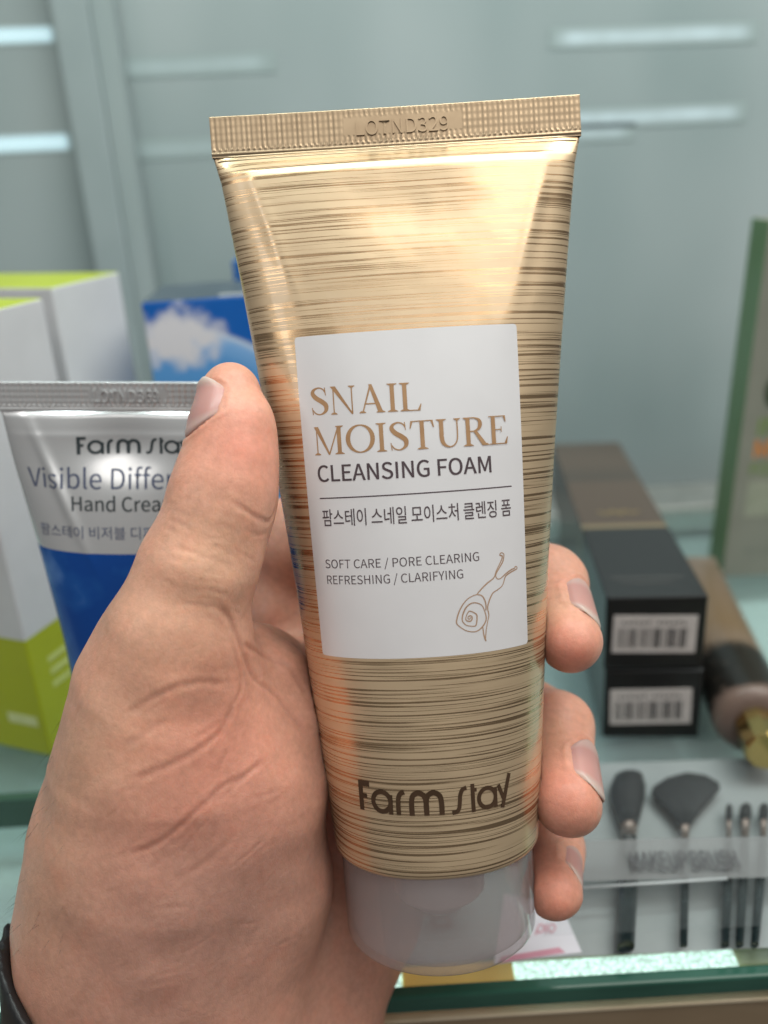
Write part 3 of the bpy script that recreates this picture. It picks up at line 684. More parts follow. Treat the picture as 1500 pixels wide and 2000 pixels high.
# ------------------------------------------------------------------ brush set in a clear pouch
ZP = 0.6
pts = [onz(*q, ZP) for q in ((1150, 1492), (1560, 1478), (1600, 1846), (1060, 1872))]
t = thing('brush_pouch', 'clear plastic pouch with grey printed band around a set of brushes', 'pouch', onz(1330, 1850, 0))
def quad_sheet(q, z, n=14, amp=1.2):
    g = []; f = []
    for i in range(n + 1):
        for j in range(n + 1):
            a, b = i / n, j / n; p = (q[0] * (1-b) + q[1] * b) * (1-a) + (q[3] * (1-b) + q[2] * b) * a
            p = p.copy(); p[2] = z + amp * math.sin(5.1 * a + 3 * b) * math.sin(math.pi * a) * math.sin(math.pi * b); g.append(p)
    for i in range(n):
        for j in range(n): a = i * (n + 1) + j; f.append((a, a + 1, a + n + 2, a + n + 1))
    return g, f
g, f = quad_sheet([q + np.array([0, 0, 0]) for q in pts], 8.6); mobj('front_film', g, f, M['film'], t)
g, f = quad_sheet(pts, ZP, 4, 0); mobj('back_film', g, f, mottled('grey_backing', (.30, .33, .33), (.34, .37, .37), 50, .6), t)
bq = [onz(*q, 10.2) for q in ((1110, 1642), (1570, 1632), (1580, 1712), (1100, 1722))]
g, f = quad_sheet(bq, 10.2, 8, .1); for_band = mobj('printed_band', g, f, M['film_band'], t)
v, fc = font2d('MAKEUP BRUSH', .035); lo, hi = v.min(0), v.max(0); a0, a1 = onz(1236, 1700, 11.7), onz(1448, 1696, 11.7); ht = np.linalg.norm(onz(1236, 1664, 11.7) - a0)
tx = (v[:, 0] - lo[0]) / (hi[0] - lo[0]); ty = (v[:, 1] - lo[1]) / (hi[1] - lo[1])
mobj('lettering', np.outer(1 - tx, a0) + np.outer(tx, a1) + np.outer(ty * ht, [0.1, 1, 0]) + np.outer(v[:, 2] if v.shape[1] > 2 else np.zeros(len(v)), [0, 0, 1]), fc, mottled('band_ink', (.085, .085, .09), (.11, .11, .115), 200), for_band)
k = MB(); w0, w1 = onz(1120, 1735, 10.5), onz(1420, 1716, 10.5); k.lathe(w0, w1, [(0, .4), (np.linalg.norm(w1 - w0), .4)], 8); k.obj('seal_ridge', mottled('seal_plastic', (.50, .55, .56), (.56, .60, .61), 50, .2), t)  # pale rod stands in for the highlight along the pouch edge
M['bristle'] = mottled('black_bristle', (0.008, 0.010, 0.012), (0.018, 0.020, 0.022), 400, 0.6, stretch=(4, .3, 1)); M['handle'] = mottled('dark_handle', (0.012, 0.022, 0.024), (0.018, 0.03, 0.032), 60, 0.25); M['ferrule'] = mottled('copper_ferrule', (.20, .16, .14), (.26, .21, .18), 60, .4, .5)
def brush(label, head, ferr, hand, flat=1.0):
    """each piece: list of (px x, px y, half width px) down the brush"""
    base = onz(hand[-1][0], hand[-1][1], 0); t = thing('makeup_brush', label, 'brush', base, group='brushes in the pouch')
    for nm, seq, m in (('bristles', head, 'bristle'), ('ferrule', ferr, 'ferrule'), ('handle', hand, 'handle')):
        V = []; F_ = []; n = 14
        for (x, y, hw) in seq:
            c = onz(x, y, 4.6); r = abs(onz(x + hw, y, 4.6)[0] - c[0]); rz_ = min(r, 3.4) * flat
            V += [c + np.array([r * math.cos(q), 0, rz_ * math.sin(q)]) for q in np.linspace(0, 2 * np.pi, n, endpoint=False)]
        for i in range(len(seq) - 1):
            for j in range(n): q = (j + 1) % n; F_.append((i*n+j, i*n+q, (i+1)*n+q, (i+1)*n+j))
        F_.append(list(range(n))); F_.append([(len(seq)-1)*n + j for j in range(n)][::-1]); mobj(nm, V, F_, M[m], t)
brush('thick round black brush at the left in the pouch', [(1227, 1514, 12), (1227, 1519, 30), (1226, 1535, 36), (1226, 1560, 35), (1227, 1590, 26), (1228, 1614, 18)], [(1228, 1615, 17), (1228, 1640, 16)], [(1228, 1641, 16), (1226, 1740, 20), (1222, 1850, 18)])
fan = [(1342, 1514, 14), (1341, 1520, 44), (1340, 1532, 66), (1339, 1546, 70), (1338, 1560, 58), (1338, 1585, 33), (1338, 1612, 12)]
brush('black fan brush with spread bristles in the middle of the pouch', fan, [(1338, 1613, 9), (1338, 1640, 8)], [(1338, 1641, 7), (1337, 1740, 9), (1335, 1848, 8)], .5)
for lb, x, hw, dx in (('thin pointed brush next to the fan brush', 1424, 7, -8), ('small round brush, second right of the fan brush', 1456, 12, -12), ('small brush at the right edge of the pouch', 1492, 10, -18)):
    brush(lb, [(x, 1572, hw * .5), (x, 1578, hw), (x, 1592, hw * 1.1), (x, 1604, hw * .8)], [(x, 1605, hw * .7), (x - 1, 1640, hw * .7)], [(x - 1, 1641, 8), (x + dx * .5, 1740, 11), (x + dx, 1846, 9)])

# pink and white card near the front
c4 = [onz(*q, .4) for q in ((985, 1748), (1096, 1770), (1136, 1862), (965, 1884))]
t = thing('price_card', 'white card with pink lettering and pink lower stripe under the gold tube cap', 'card', c4[3])
V = c4 + [q + np.array([0, 0, .5]) for q in c4]; mobj('sheet', V, [(3, 2, 1, 0), (4, 5, 6, 7), (0, 1, 5, 4), (1, 2, 6, 5), (2, 3, 7, 6), (3, 0, 4, 7)], mottled('white_paper', (.76, .74, .80), (.8, .78, .84), 40, .6), t, smooth=False)
s4 = [onz(*q, 1.1) for q in ((980, 1868), (1092, 1850), (1104, 1860), (972, 1881))]; mobj('stripe', s4, [(3, 2, 1, 0)], mottled('pink_ink', (.62, .28, .36), (.68, .33, .42), 80), t, smooth=False)
pk = mottled('rose_ink', (.70, .38, .45), (.75, .45, .5), 100)
k = Ink()                                                     # looping rose lettering, out of focus in the photo
k.stroke([(0, 0), (1, 3), (2.2, 3.4), (2.8, 1.8), (1.4, .6), (.6, 1.6)], .55, 5); k.stroke([(3.4, .2), (3.6, 3.6)], .6); k.stroke([(4.6, .6), (4.4, 2.4), (5.8, 3.2), (6.6, 1.8), (5.6, .4), (4.6, .8)], .6, 5)
cw0, cw1 = onz(1046, 1826, 1.1), onz(1086, 1822, 1.1); ch = onz(1046, 1806, 1.1) - cw0
v = np.array(k.v); mobj('lettering', cw0 + np.outer(v[:, 0] / 6.8, cw1 - cw0) + np.outer(v[:, 1] / 3.6, ch) + np.outer(v[:, 2], [0, 0, 1]), k.f, pk, t, smooth=False)

# ------------------------------------------------------------------ silver hand cream tube
def silver_material():
    m = mat('silver_blue_foil', (.7, .7, .7), .22, 0.9)
    tc = N(m, 'ShaderNodeTexCoord'); s = N(m, 'ShaderNodeSeparateXYZ'); L(m, tc.outputs['UV'], s.inputs[0])
    f = ramp(m, s.outputs[1], [(0.0, (0, 0, 0)), (SPLIT, (1, 1, 1))], 'CONSTANT')
    n = noise(m, tc.outputs['UV'], 5, 3, .5); bl = ramp(m, n, [(0.48, (0.006, 0.07, 0.34)), (0.56, (0.012, 0.10, 0.40)), (.66, (0.10, 0.24, 0.58))])
    mx = N(m, 'ShaderNodeMixRGB'); L(m, f, mx.inputs[0]); mx.inputs[1].default_value = (.88, .89, .90, 1); L(m, bl, mx.inputs[2])
    L(m, mx.outputs[0], bsdf(m).inputs['Base Color'])
    mm = N(m, 'ShaderNodeMath', operation='MULTIPLY_ADD'); L(m, f, mm.inputs[0]); mm.inputs[1].default_value = -.5; mm.inputs[2].default_value = .72; L(m, mm.outputs[0], bsdf(m).inputs['Metallic'])
    return m
st, sb = P(235, 746, 226), onz(322, 1630, 14)
def sdent(x, sv): return -1.8 * math.exp(-((sv - 16) / 7.0) ** 2) * np.exp(-(x / 11.0) ** 2) + .8 * np.exp(-((np.abs(x) - (24 - .42 * (sv - 9))) / 1.6) ** 2) * math.exp(-((sv - 26) / 15.0) ** 2)
ST = Tube(st, sb, RT * math.cos(ROLL) + UP * math.sin(ROLL) * .6, 7.2, np.linalg.norm(sb - st), [(7, 31), (20, 29.6), (45, 25.5), (70, 21.8), (100, 19.4), (150, 18.6)], 18.4, 124.5, 2.2, sdent)
SPLIT = ST.uv_at(255, 1080, (0, 60))[1] / 100
t = thing('cream_tube', 'silver and blue cream tube standing upside down behind the thumb', 'tube', (sb[0], sb[1], 0))
ST.body('tube_body', silver_material(), t)
M['silver_plain'] = mottled('silver_crimp_foil', (.72, .73, .74), (.78, .79, .80), 100, .34, .55)
cs = ST.crimp('crimp_seal', M['silver_plain'], t, 31.2, 1.55, (-8.5, 12), amp=.10)
v, fc = font2d('LOTND369'); v = v[:, :2]; v = (v - v.min(0)) / (v.max(0) - v.min(0)); vv, fc = refine(np.stack([-7 + v[:, 0] * 16.5, 5.1 - v[:, 1] * 3.1], 1), fc, 3)
o = mobj('lot_code', ST.world(vv[:, 0], np.full(len(vv), .95), vv[:, 1]), fc, M['silver_plain'], cs, smooth=False); s_ = o.modifiers.new('thick', 'SOLIDIFY'); s_.thickness = .0005
ST.write('logo_lettering', logo_ink(), M['ink_grey'], t, (150, 888), (376, 886), 36)
ST.write('lettering', font2d('Visible Difference'), M['ink_blue'], t, (58, 948), (470, 948), 40, uniform=True)
ST.write('lettering', font2d('Hand Cream', .012), M['ink_grey'], t, (140, 998), (380, 998), 31, uniform=True)
ST.write('lettering', font2d('팜스테이 비저블 디퍼런스 핸드크림'), M['ink_blue'], t, (82, 1040), (420, 1040), 21, uniform=True)
k = MB(); k.lathe(sb, sb + ST.Z * 14, [(.3, 17.4), (1.0, 17.8), (12.5, 17.4), (13.6, 16.6)], 48); k.obj('cap', mottled('white_plastic', (.7, .71, .72), (.74, .75, .76), 40, .35), t)

# ------------------------------------------------------------------ the gold tube in the hand
gt, gb = P(770, 208, 195.0), P(862, 1800, 212.0)
GL = np.linalg.norm(gb - gt)
def gdent(x, sv):
    w = math.exp(-((sv - 22) / 10.0) ** 2)
    a = -1.3 * w * np.exp(-(x / 15.0) ** 2)
    a = a + .55 * np.exp(-((x + 30 - .42 * (sv - 9)) / 2.2) ** 2) * math.exp(-((sv - 26) / 14.0) ** 2)
    a = a + .45 * np.exp(-((x - 33 + .30 * (sv - 9)) / 2.0) ** 2) * math.exp(-((sv - 26) / 16.0) ** 2)
    return a
GEND = 163.6
hw = [(8.3, 40.2), (9.8, 39.8), (15.3, 38.6), (31.4, 36.6), (48.2, 34.6), (74.4, 31.6), (92.9, 29.7), (105.3, 28.5), (123.7, 27.0), (135.7, 26.0), (148, 25.0), (163.6, 23.5)]
GT = Tube(gt, gb, RT * math.cos(math.radians(3.4)) + UP * math.sin(math.radians(3.4)), 8.3, GEND, hw, 23.5, 162.5, 2.15, gdent)
t = thing('cosmetic_tube', 'gold striped cosmetic tube with white label and frosted cap held in the hand', 'tube', gb)
gold_tube = t
GT.body('tube_body', M['gold'], t)
cs = GT.crimp('crimp_seal', M['gold_plain'], t, 40.3, 1.12, (-11.6, 14.8), bow=-.6)
v, fc = font2d('LOTND329'); v = v[:, :2]; v = (v - v.min(0)) / (v.max(0) - v.min(0))
vv, fc = refine(np.stack([-8.6 + v[:, 0] * 20.2, 5.75 - v[:, 1] * 3.2], 1), fc, 3)
o = mobj('lot_code', GT.world(vv[:, 0], .62 - .6 * (1 - (vv[:, 0] / 40.3) ** 2) + 0 * vv[:, 0], vv[:, 1]), fc, M['gold_plain'], cs, smooth=False)
s_ = o.modifiers.new('thick', 'SOLIDIFY'); s_.thickness = .0008; s_.offset = 0; bv = o.modifiers.new('round', 'BEVEL'); bv.width = .00012; bv.segments = 2
# two pressed lines just under the seal
for sv in (8.6, 9.5):
    k = MB(); xs = np.linspace(-40, 40, 60); n = len(xs)
    uL = np.linspace(-39.2, 39.2, 120); q = np.linspace(0, np.pi, 7)
    g = np.stack([GT.surf(uL, np.full(120, sv) + .28 * math.cos(a), np.full(120, .22 * math.sin(a) - .04)) for a in q]).reshape(-1, 3)
    f = [(i*120+j, i*120+j+1, (i+1)*120+j+1, (i+1)*120+j) for i in range(6) for j in range(119)]
    mobj('pressed_line', g, f, M['gold_plain'], cs)

# label panel: measured corners on the wrapper
c = [GT.uv_at(*q) for q in ((572, 661), (1012, 631), (1028, 1257), (633, 1279))]
u0, u1 = (c[0][0] + c[3][0]) / 2, (c[1][0] + c[2][0]) / 2; s0, s1 = (c[0][1] + c[1][1]) / 2, (c[2][1] + c[3][1]) / 2
print('label corners', np.round(c, 2))
rr = .7; out = []
for (cx, cy, a0) in ((u1 - rr, s1 - rr, 0), (u0 + rr, s1 - rr, 90), (u0 + rr, s0 + rr, 180), (u1 - rr, s0 + rr, 270)):
    out += [(cx + rr * math.cos(math.radians(a0 + q)), cy + rr * math.sin(math.radians(a0 + q))) for q in (0, 30, 60, 90)]
lab = GT.ink('label_panel', np.array(out), [list(range(len(out)))], M['label_white'], t, .03, .8)
# keep the copy parallel to the panel: small fix of the baseline slope
GT.write('lettering', serif_text('SNAIL'), M['ink_gold'], lab, (610, 812), (824, 801.5), 55)
GT.write('lettering', serif_text('MOISTURE'), M['ink_gold'], lab, (616, 889.5), (992, 866), 55)
GT.write('lettering', font2d('CLEANSING FOAM', .017), M['ink_mauve'], lab, (622, 941), (960, 922), 32)
a, b = GT.uv_at(625, 973.6), GT.uv_at(999, 949.4)
GT.ink('rule_line', np.array([(a[0], a[1]-.13), (b[0], b[1]-.13), (b[0], b[1]+.13), (a[0], a[1]+.13)]), [(0, 1, 2, 3)], M['ink_mauve'], lab, .055)
GT.write('lettering', font2d('팜스테이 스네일 모이스처 클렌징 폼', .008), M['ink_mauve'], lab, (631.5, 1025), (998, 1004), 30)
GT.write('lettering', font2d('SOFT CARE / PORE CLEARING'), M['ink_mauve'], lab, (636.5, 1109.5), (936, 1095), 18)
GT.write('lettering', font2d('REFRESHING / CLARIFYING'), M['ink_mauve'], lab, (640, 1140.5), (905, 1129), 18)
GT.write('logo_lettering', logo_ink(), M['ink_brown'], t, (704, 1580), (999, 1568), 60)
# line drawing of a snail
body = [(600,830),(680,740),(760,660),(850,590),(885,540),(900,480),(940,390),(985,300),(1008,225),(990,208),(966,200),(980,168),(1010,166),(1032,190),(1030,235),(1013,310),(965,395),(912,490),(900,540),(925,585),(970,585),(1020,545),(1080,490),(1150,440),(1208,412),(1213,390),(1240,390),(1246,415),(1232,432),(1160,470),(1085,520),(1050,565),(1030,640),(1000,705),(930,765),(860,812),(820,880),(790,960),(768,1060),(788,1180),(765,1300),(745,1430),(735,1560),(742,1600),(715,1530),(700,1450),(688,1360)]
shell = [(740,1100),(742,1020),(720,930),(680,868),(620,845),(550,855),(450,910),(370,1000),(310,1110),(272,1230),(265,1312),(320,1370),(420,1430),(540,1450),(620,1425),(690,1360),(735,1280),(745,1210),(720,1110),(680,1025),(610,985),(520,980),(430,1040),(375,1140),(355,1240),(375,1300),(430,1345),(520,1358),(572,1350),(590,1300),(595,1195),(568,1150),(480,1112),(440,1150),(413,1230),(430,1268),(490,1276),(518,1230),(500,1190),(455,1200),(452,1236),(480,1240),(490,1212)]
k = Ink(); sc = 180 / 1500
for seq in (body, shell):
    uvp = [tuple(GT.uv_at(860 + x * sc, 1060 + y * sc)) for x, y in seq]
    w = [.20 + .10 * (0.5 + 0.5 * math.sin(i * .9)) for i in range(len(seq))]
    k.stroke([(p[0], p[1], q) for p, q in zip(uvp, w)], .25, 5)
GT.ink('snail_drawing', np.array(k.v), k.f, mottled('copper_ink', (.36, .22, .14), (.42, .27, .18), 300, .4), lab, .055, 1.0)

# frosted cap with the nozzle showing through
capm = glass_sheet('frosted_plastic', (0.96, 0.945, 0.95), 0.09, 0.24, (0.92, 0.87, 0.87), translucent=True)
R = 22.3; h0 = GEND + .3; c0 = GT.top + GT.Z * h0; H = GL - h0 + .6
prof = [(0, R - 1.3), (0, R - .2), (.4, R), (H - 2.2, R - .25), (H - 1.2, R - .6), (H - .45, R - 1.3), (H, R - 2.4), (H - .1, R - 6), (H - .9, R - 8), (H - .9, .3),
        (H - 2.2, .3), (H - 2.2, R - 7.5), (H - 1.9, R - 2.4), (H - 2.6, R - 1.5), (H - 4, R - 1.25)]
k = MB(); k.lathe(c0, c0 + GT.Z, prof, 96, False); n = 96; m_ = len(prof)
k.f += [((m_-1)*n + j, (m_-1)*n + (j+1) % n, (j+1) % n, j) for j in range(n)]
k.f += [tuple(range(9*n, 10*n)), tuple(range(10*n, 11*n))][:0]
o = k.obj('cap', capm, t)
bm = bmesh.new(); bm.from_mesh(o.data); bmesh.ops.holes_fill(bm, edges=bm.edges[:], sides=0); bmesh.ops.recalc_face_normals(bm, faces=bm.faces[:]); bm.to_mesh(o.data); bm.free()
wp = mottled('milky_plastic', (.50, .40, .37), (.56, .45, .42), 50, .35)
k = MB(); k.lathe(c0, c0 + GT.Z, [(.1, R - 2.0), (.9, R - 2.0), (1.1, 11.2), (13.2, 10.6), (14.2, 9.8), (15.2, 7.4), (15.6, 6.4), (17.4, 5.8), (17.6, 2)], 64); k.obj('nozzle', wp, t)

# ================================================================== the hand: one continuous skin grown from a distance field
def cpt(x, y, d): return np.array([(x - 750) / FPX * d, -(y - 1000) / FPX * d, -d])      # measured in the viewer's frame, mm
def to_world(p): p = np.asarray(p); return CAM + p[..., 0:1] * RT + p[..., 1:2] * UP - p[..., 2:3] * FW
def rcone(p, a, b, ra, rb):
    ab = b - a; t = np.clip(((p - a) @ ab) / (ab @ ab), 0, 1)
    return np.linalg.norm(p - a - t[..., None] * ab, axis=-1) - (ra + (rb - ra) * t)
def ellip(p, c, r, ax=None):
    q = p - c
    if ax is not None: q = q @ np.asarray(ax).T
    r = np.asarray(r, float); k0 = np.linalg.norm(q / r, axis=-1); k1 = np.linalg.norm(q / r ** 2, axis=-1) + 1e-9
    return k0 * (k0 - 1) / k1
def smin(a, b, k):
    h = np.clip(0.5 + 0.5 * (b - a) / k, 0, 1); return b + (a - b) * h - k * h * (1 - h)
def chain(p, pts, k=2.5):
    d = None
    for (a, ra), (b, rb) in zip(pts[:-1], pts[1:]):
        e = rcone(p, a, b, ra, rb); d = e if d is None else smin(d, e, k)
    return d
J = lambda x, y, d, r: (cpt(x, y, d), r)
THUMB = [J(449, 768, 191, 6.5), J(452, 850, 189, 8.1), J(440, 950, 187, 10.2), J(425, 1010, 187, 10.4), J(392, 1105, 187, 11.6), J(350, 1230, 189, 13.8), J(325, 1330, 194, 17.0)]
MID = [J(730, 1190, 262, 11.5), J(960, 1085, 256, 10), J(1075, 1140, 224, 8.6), J(1112, 1252, 204, 7.3)]
RING = [J(740, 1420, 266, 12), J(965, 1355, 260, 10), J(1085, 1425, 224, 8.9), J(1110, 1568, 203, 7.8)]
PINK = [J(760, 1650, 264, 11), J(960, 1590, 256, 9), J(1078, 1655, 226, 7.4), J(1084, 1743, 207, 6.3)]
INDX = [J(578, 1062, 244, 13), J(640, 1040, 246, 12), J(780, 960, 251, 10), J(920, 950, 246, 9), J(985, 1000, 240, 8)]
gtc = lambda p: None
Mv = np.stack([RT, UP, -FW])                                   # world -> viewer frame
tX, tY, tZ = Mv @ GT.X, Mv @ GT.Y, Mv @ GT.Z; tTop = Mv @ (GT.top - CAM)
def tube_sdf(p):
    q = p - tTop; x, y, s = q @ tX, q @ tY, q @ tZ
    a = np.interp(s, GT.S, GT.A); b = np.interp(s, GT.S, GT.B)
    a = np.where(s > GEND, 22.3, a); b = np.where(s > GEND, 22.3, b)
    k0 = np.hypot(x / a, y / b); k1 = np.hypot(x / a ** 2, y / b ** 2) + 1e-9
    d = k0 * (k0 - 1) / k1
    return np.maximum(d, np.maximum(s - GL - .5, 5 - s))
def hand_sdf(p):
    th = chain(p, THUMB, 4)
    th = smin(th, rcone(p, cpt(470, 830, 188), cpt(470, 900, 187), 5.5, 6.0), 5)           # thumb pad
    then = chain(p, [J(330, 1335, 196, 18), J(333, 1480, 200, 24.0), J(314, 1640, 205, 27.5), J(296, 1800, 210, 29.3), J(290, 2050, 218, 31)], 6)
    then = smin(then, chain(p, [J(470, 1400, 206, 14), J(455, 1540, 205, 19.5), J(470, 1720, 212, 20), J(430, 1950, 220, 20)], 8), 8)
    d = smin(th, then, 9)
    palm = chain(p, [J(565, 1190, 250, 14), J(640, 1330, 252, 16), J(720, 1500, 256, 18), J(690, 1750, 252, 20)], 8)
    palm = smin(palm, chain(p, [J(720, 1190, 262, 12), J(760, 1420, 268, 13), J(780, 1650, 264, 12)], 8), 10)
    hyp = chain(p, [J(690, 1600, 252, 19), J(610, 1850, 238, 21), J(560, 2060, 232, 23), J(400, 2450, 236, 26)], 8)
    palm = smin(palm, hyp, 10)
    web = chain(p, [J(420, 1300, 206, 10), J(500, 1310, 218, 10), J(570, 1330, 228, 10)], 6)
    d2 = smin(palm, web, 8); d2 = smin(d2, chain(p, INDX, 5), 6)
    fold = chain(p, [J(495, 1262, 209, 5.5), J(545, 1320, 208, 6.5), J(578, 1400, 207, 7), J(588, 1500, 207, 7)], 4)   # roll of skin at the web
    d = smin(d, d2, 7); d = smin(d, fold, 3.2)
    wrist = chain(p, [J(380, 1950, 224, 30), J(270, 2300, 236, 29), J(120, 2800, 250, 30), J(-60, 3300, 262, 33)], 10)
    d = smin(d, wrist, 14)
    for ch in (MID, RING, PINK):
        f = chain(p, ch, 3.0); d = smin(d, f, 1.6)
    return d
def pressed(p):
    d = hand_sdf(p); t_ = tube_sdf(p) - 0.05
    return -smin(-d, t_, 0.8) if False else np.maximum(d, -t_)
STEP = 0.9
lo = np.array([-150., -235., -290.]); hi = np.array([62., 55., -166.])
nx, ny, nz = [int(q) for q in np.ceil((hi - lo) / STEP)]
gx, gy, gz = [lo[i] + STEP * np.arange(n) for i, n in enumerate((nx, ny, nz))]
D = np.empty((nx, ny, nz), np.float32)
for i0 in range(0, nx, 16):
    X, Y, Z = np.meshgrid(gx[i0:i0+16], gy, gz, indexing='ij'); D[i0:i0+16] = pressed(np.stack([X, Y, Z], -1)).astype(np.float32)
D[:, 0, :] = np.maximum(D[:, 0, :], .5); D[0] = np.maximum(D[0], .5)
def surface_nets(D, lo, h):
    s = D < 0; c = np.zeros(np.array(D.shape) - 1, int)
    for dx in (0, 1):
        for dy in (0, 1):
            for dz in (0, 1): c += s[dx:D.shape[0]-1+dx, dy:D.shape[1]-1+dy, dz:D.shape[2]-1+dz]
    cells = np.argwhere((c > 0) & (c < 8)); idx = -np.ones(c.shape, int); idx[tuple(cells.T)] = np.arange(len(cells))
    acc = np.zeros((len(cells), 3)); cnt = np.zeros(len(cells))
    cor = [(a, b, c_) for a in (0, 1) for b in (0, 1) for c_ in (0, 1)]
    for i in range(8):
        for j in range(i + 1, 8):
            if sum(abs(np.array(cor[i]) - cor[j])) != 1: continue
            va = D[tuple((cells + cor[i]).T)]; vb = D[tuple((cells + cor[j]).T)]; m = (va < 0) != (vb < 0)
            t = va[m] / (va[m] - vb[m]); acc[m] += np.array(cor[i]) + t[:, None] * (np.array(cor[j]) - cor[i]); cnt[m] += 1
    v = lo + h * (cells + acc / cnt[:, None]); F_ = []
    for ax in range(3):
        o1, o2 = [(1, 2), (2, 0), (0, 1)][ax]
        sl0 = [slice(None)] * 3; sl1 = [slice(None)] * 3; sl0[ax] = slice(0, -1); sl1[ax] = slice(1, None)
        e = np.argwhere(s[tuple(sl0)] != s[tuple(sl1)]); e = e[(e[:, o1] > 0) & (e[:, o2] > 0)]
        e = e[(e[:, o1] < c.shape[o1]) & (e[:, o2] < c.shape[o2])]
        sg = s[tuple(e.T)]; d1 = np.zeros(3, int); d1[o1] = 1; d2 = np.zeros(3, int); d2[o2] = 1
        q = np.stack([idx[tuple(x.T)] for x in (e - d1 - d2, e - d2, e, e - d1)], 1); q[~sg] = q[~sg][:, ::-1]; F_.append(q)
    return v, np.concatenate(F_)
hv, hf = surface_nets(D, lo, STEP); del D
# relax twice on the graph, then pull back to the field
def adj_smooth(v, f, it, w=.5):
    e = np.concatenate([f[:, [0, 1]], f[:, [1, 2]], f[:, [2, 3]], f[:, [3, 0]]]); e = np.concatenate([e, e[:, ::-1]])
    cnt = np.bincount(e[:, 0], minlength=len(v))[:, None] + 1e-9
    for _ in range(it):
        a = np.stack([np.bincount(e[:, 0], v[e[:, 1], i], len(v)) for i in range(3)], 1) / cnt; v = v * (1 - w) + a * w
    return v
def project(v, it=2):
    for _ in range(it):
        e = .25; d0 = pressed(v); g = np.stack([pressed(v + np.eye(3)[i] * e) - pressed(v - np.eye(3)[i] * e) for i in range(3)], 1) / (2 * e)
        g2 = (g ** 2).sum(1) + 1e-3; v = v - g * np.clip(d0 / g2, -.5, .5)[:, None]
    return v
hv = project(adj_smooth(hv, hf, 6)); hv = project(adj_smooth(hv, hf, 2, .4), 1)
print('hand', len(hv), len(hf))
t = thing('person', 'bare left hand with dark wristband gripping the gold tube', 'person', to_world(cpt(120, 2800, 250)))
hand = mobj('hand', to_world(hv), hf, None, t, mats=[mat('skin', (.5, .3, .2))])
md = hand.modifiers.new('sub', 'SUBSURF'); md.levels = 1; md.render_levels = 1; md.subdivision_type = 'CATMULL_CLARK'
bpy.context.view_layer.update(); dg = bpy.context.evaluated_depsgraph_get(); me = bpy.data.meshes.new_from_object(hand.evaluated_get(dg)); hand.modifiers.clear(); old = hand.data; hand.data = me; bpy.data.meshes.remove(old); me.name = 'hand'
n = len(me.vertices); co = np.empty(n * 3); me.vertices.foreach_get('co', co); co = co.reshape(-1, 3)
nr = np.empty(n * 3); me.vertices.foreach_get('normal', nr); nr = nr.reshape(-1, 3)
mwh = np.array(t.matrix_world); W = (co @ mwh[:3, :3].T + mwh[:3, 3]) / MM; NW = nr @ mwh[:3, :3].T
V = (W - CAM) @ Mv.T                                            # viewer frame, mm
bvh = BVHTree.FromPolygons([Vector(q) for q in V], [list(p.vertices) for p in me.polygons])
def on_skin(x, y):
    d = Vector(cpt(x, y, 1.0)).normalized(); h = bvh.ray_cast(Vector((0, 0, 0)), d); return None if h[0] is None else np.array(h[0])
def polydist(pts, seg=None):
    out = np.full(n, 1e9)
    P_ = np.array(pts)
    box = np.all((V > P_.min(0) - 5) & (V < P_.max(0) + 5), axis=1); Q = V[box]; dd = np.full(len(Q), 1e9)
    for a, b in zip(P_[:-1], P_[1:]):
        ab = b - a; tt_ = np.clip(((Q - a) @ ab) / (ab @ ab + 1e-9), 0, 1); dd = np.minimum(dd, np.linalg.norm(Q - a - tt_[:, None] * ab, axis=1))
    out[box] = dd; return out
disp = np.zeros(n); redline = np.zeros(n)
def crease(px_pts, depth, width, red=0.3):
    global disp, redline
    c_ = catmull(np.array(px_pts, float), 6); pts = [q for q in (on_skin(x, y) for x, y in c_) if q is not None]
    # keep only the stretch that lies on one sheet of skin
    keep = [pts[0]]
    for q in pts[1:]:
        if np.linalg.norm(q - keep[-1]) < 8: keep.append(q)
    if len(keep) < 2: return
    d = polydist(keep); P_ = np.array(keep)
    e0 = np.clip(np.linalg.norm(V - P_[0], axis=1) / 3.0, 0.15, 1); e1 = np.clip(np.linalg.norm(V - P_[-1], axis=1) / 3.0, 0.15, 1)
    g = np.exp(-(d / width) ** 2); disp -= .36 * depth * g * e0 * e1; disp += depth * .10 * np.exp(-((d - 2.0 * width) / width) ** 2) * e0 * e1
    redline = np.maximum(redline, .6 * red * np.exp(-(d / (width * 1.3)) ** 2) * e0 * e1)
crease([(541, 985), (527, 1018), (503, 1012), (478, 996), (448, 978)], .55, .55, .5)
crease([(525, 1040), (505, 1045), (480, 1035)], .25, .45, .25)
crease([(420, 1180), (450, 1210), (470, 1260), (495, 1325), (545, 1365), (600, 1440)], .8, .7, .6)
crease([(470, 1255), (520, 1285), (565, 1305), (605, 1365)], .6, .6, .5)
crease([(455, 1235), (462, 1290), (470, 1340), (450, 1380)], .4, .6, .4)
crease([(445, 1338), (390, 1333), (325, 1350), (240, 1400)], .4, .7, .45)
crease([(455, 1368), (435, 1420), (400, 1455), (340, 1490), (250, 1530)], .45, .7, .6)
crease([(440, 1400), (410, 1425), (370, 1448)], .3, .5, .4)
crease([(520, 1480), (470, 1520), (430, 1543), (320, 1640), (245, 1672)], .42, .6, .65)
crease([(500, 1500), (450, 1545), (410, 1570)], .28, .5, .4)
crease([(450, 1645), (390, 1695), (325, 1725)], .22, .7, .3)
crease([(350, 1400), (300, 1420), (230, 1470)], .2, .7, .25)
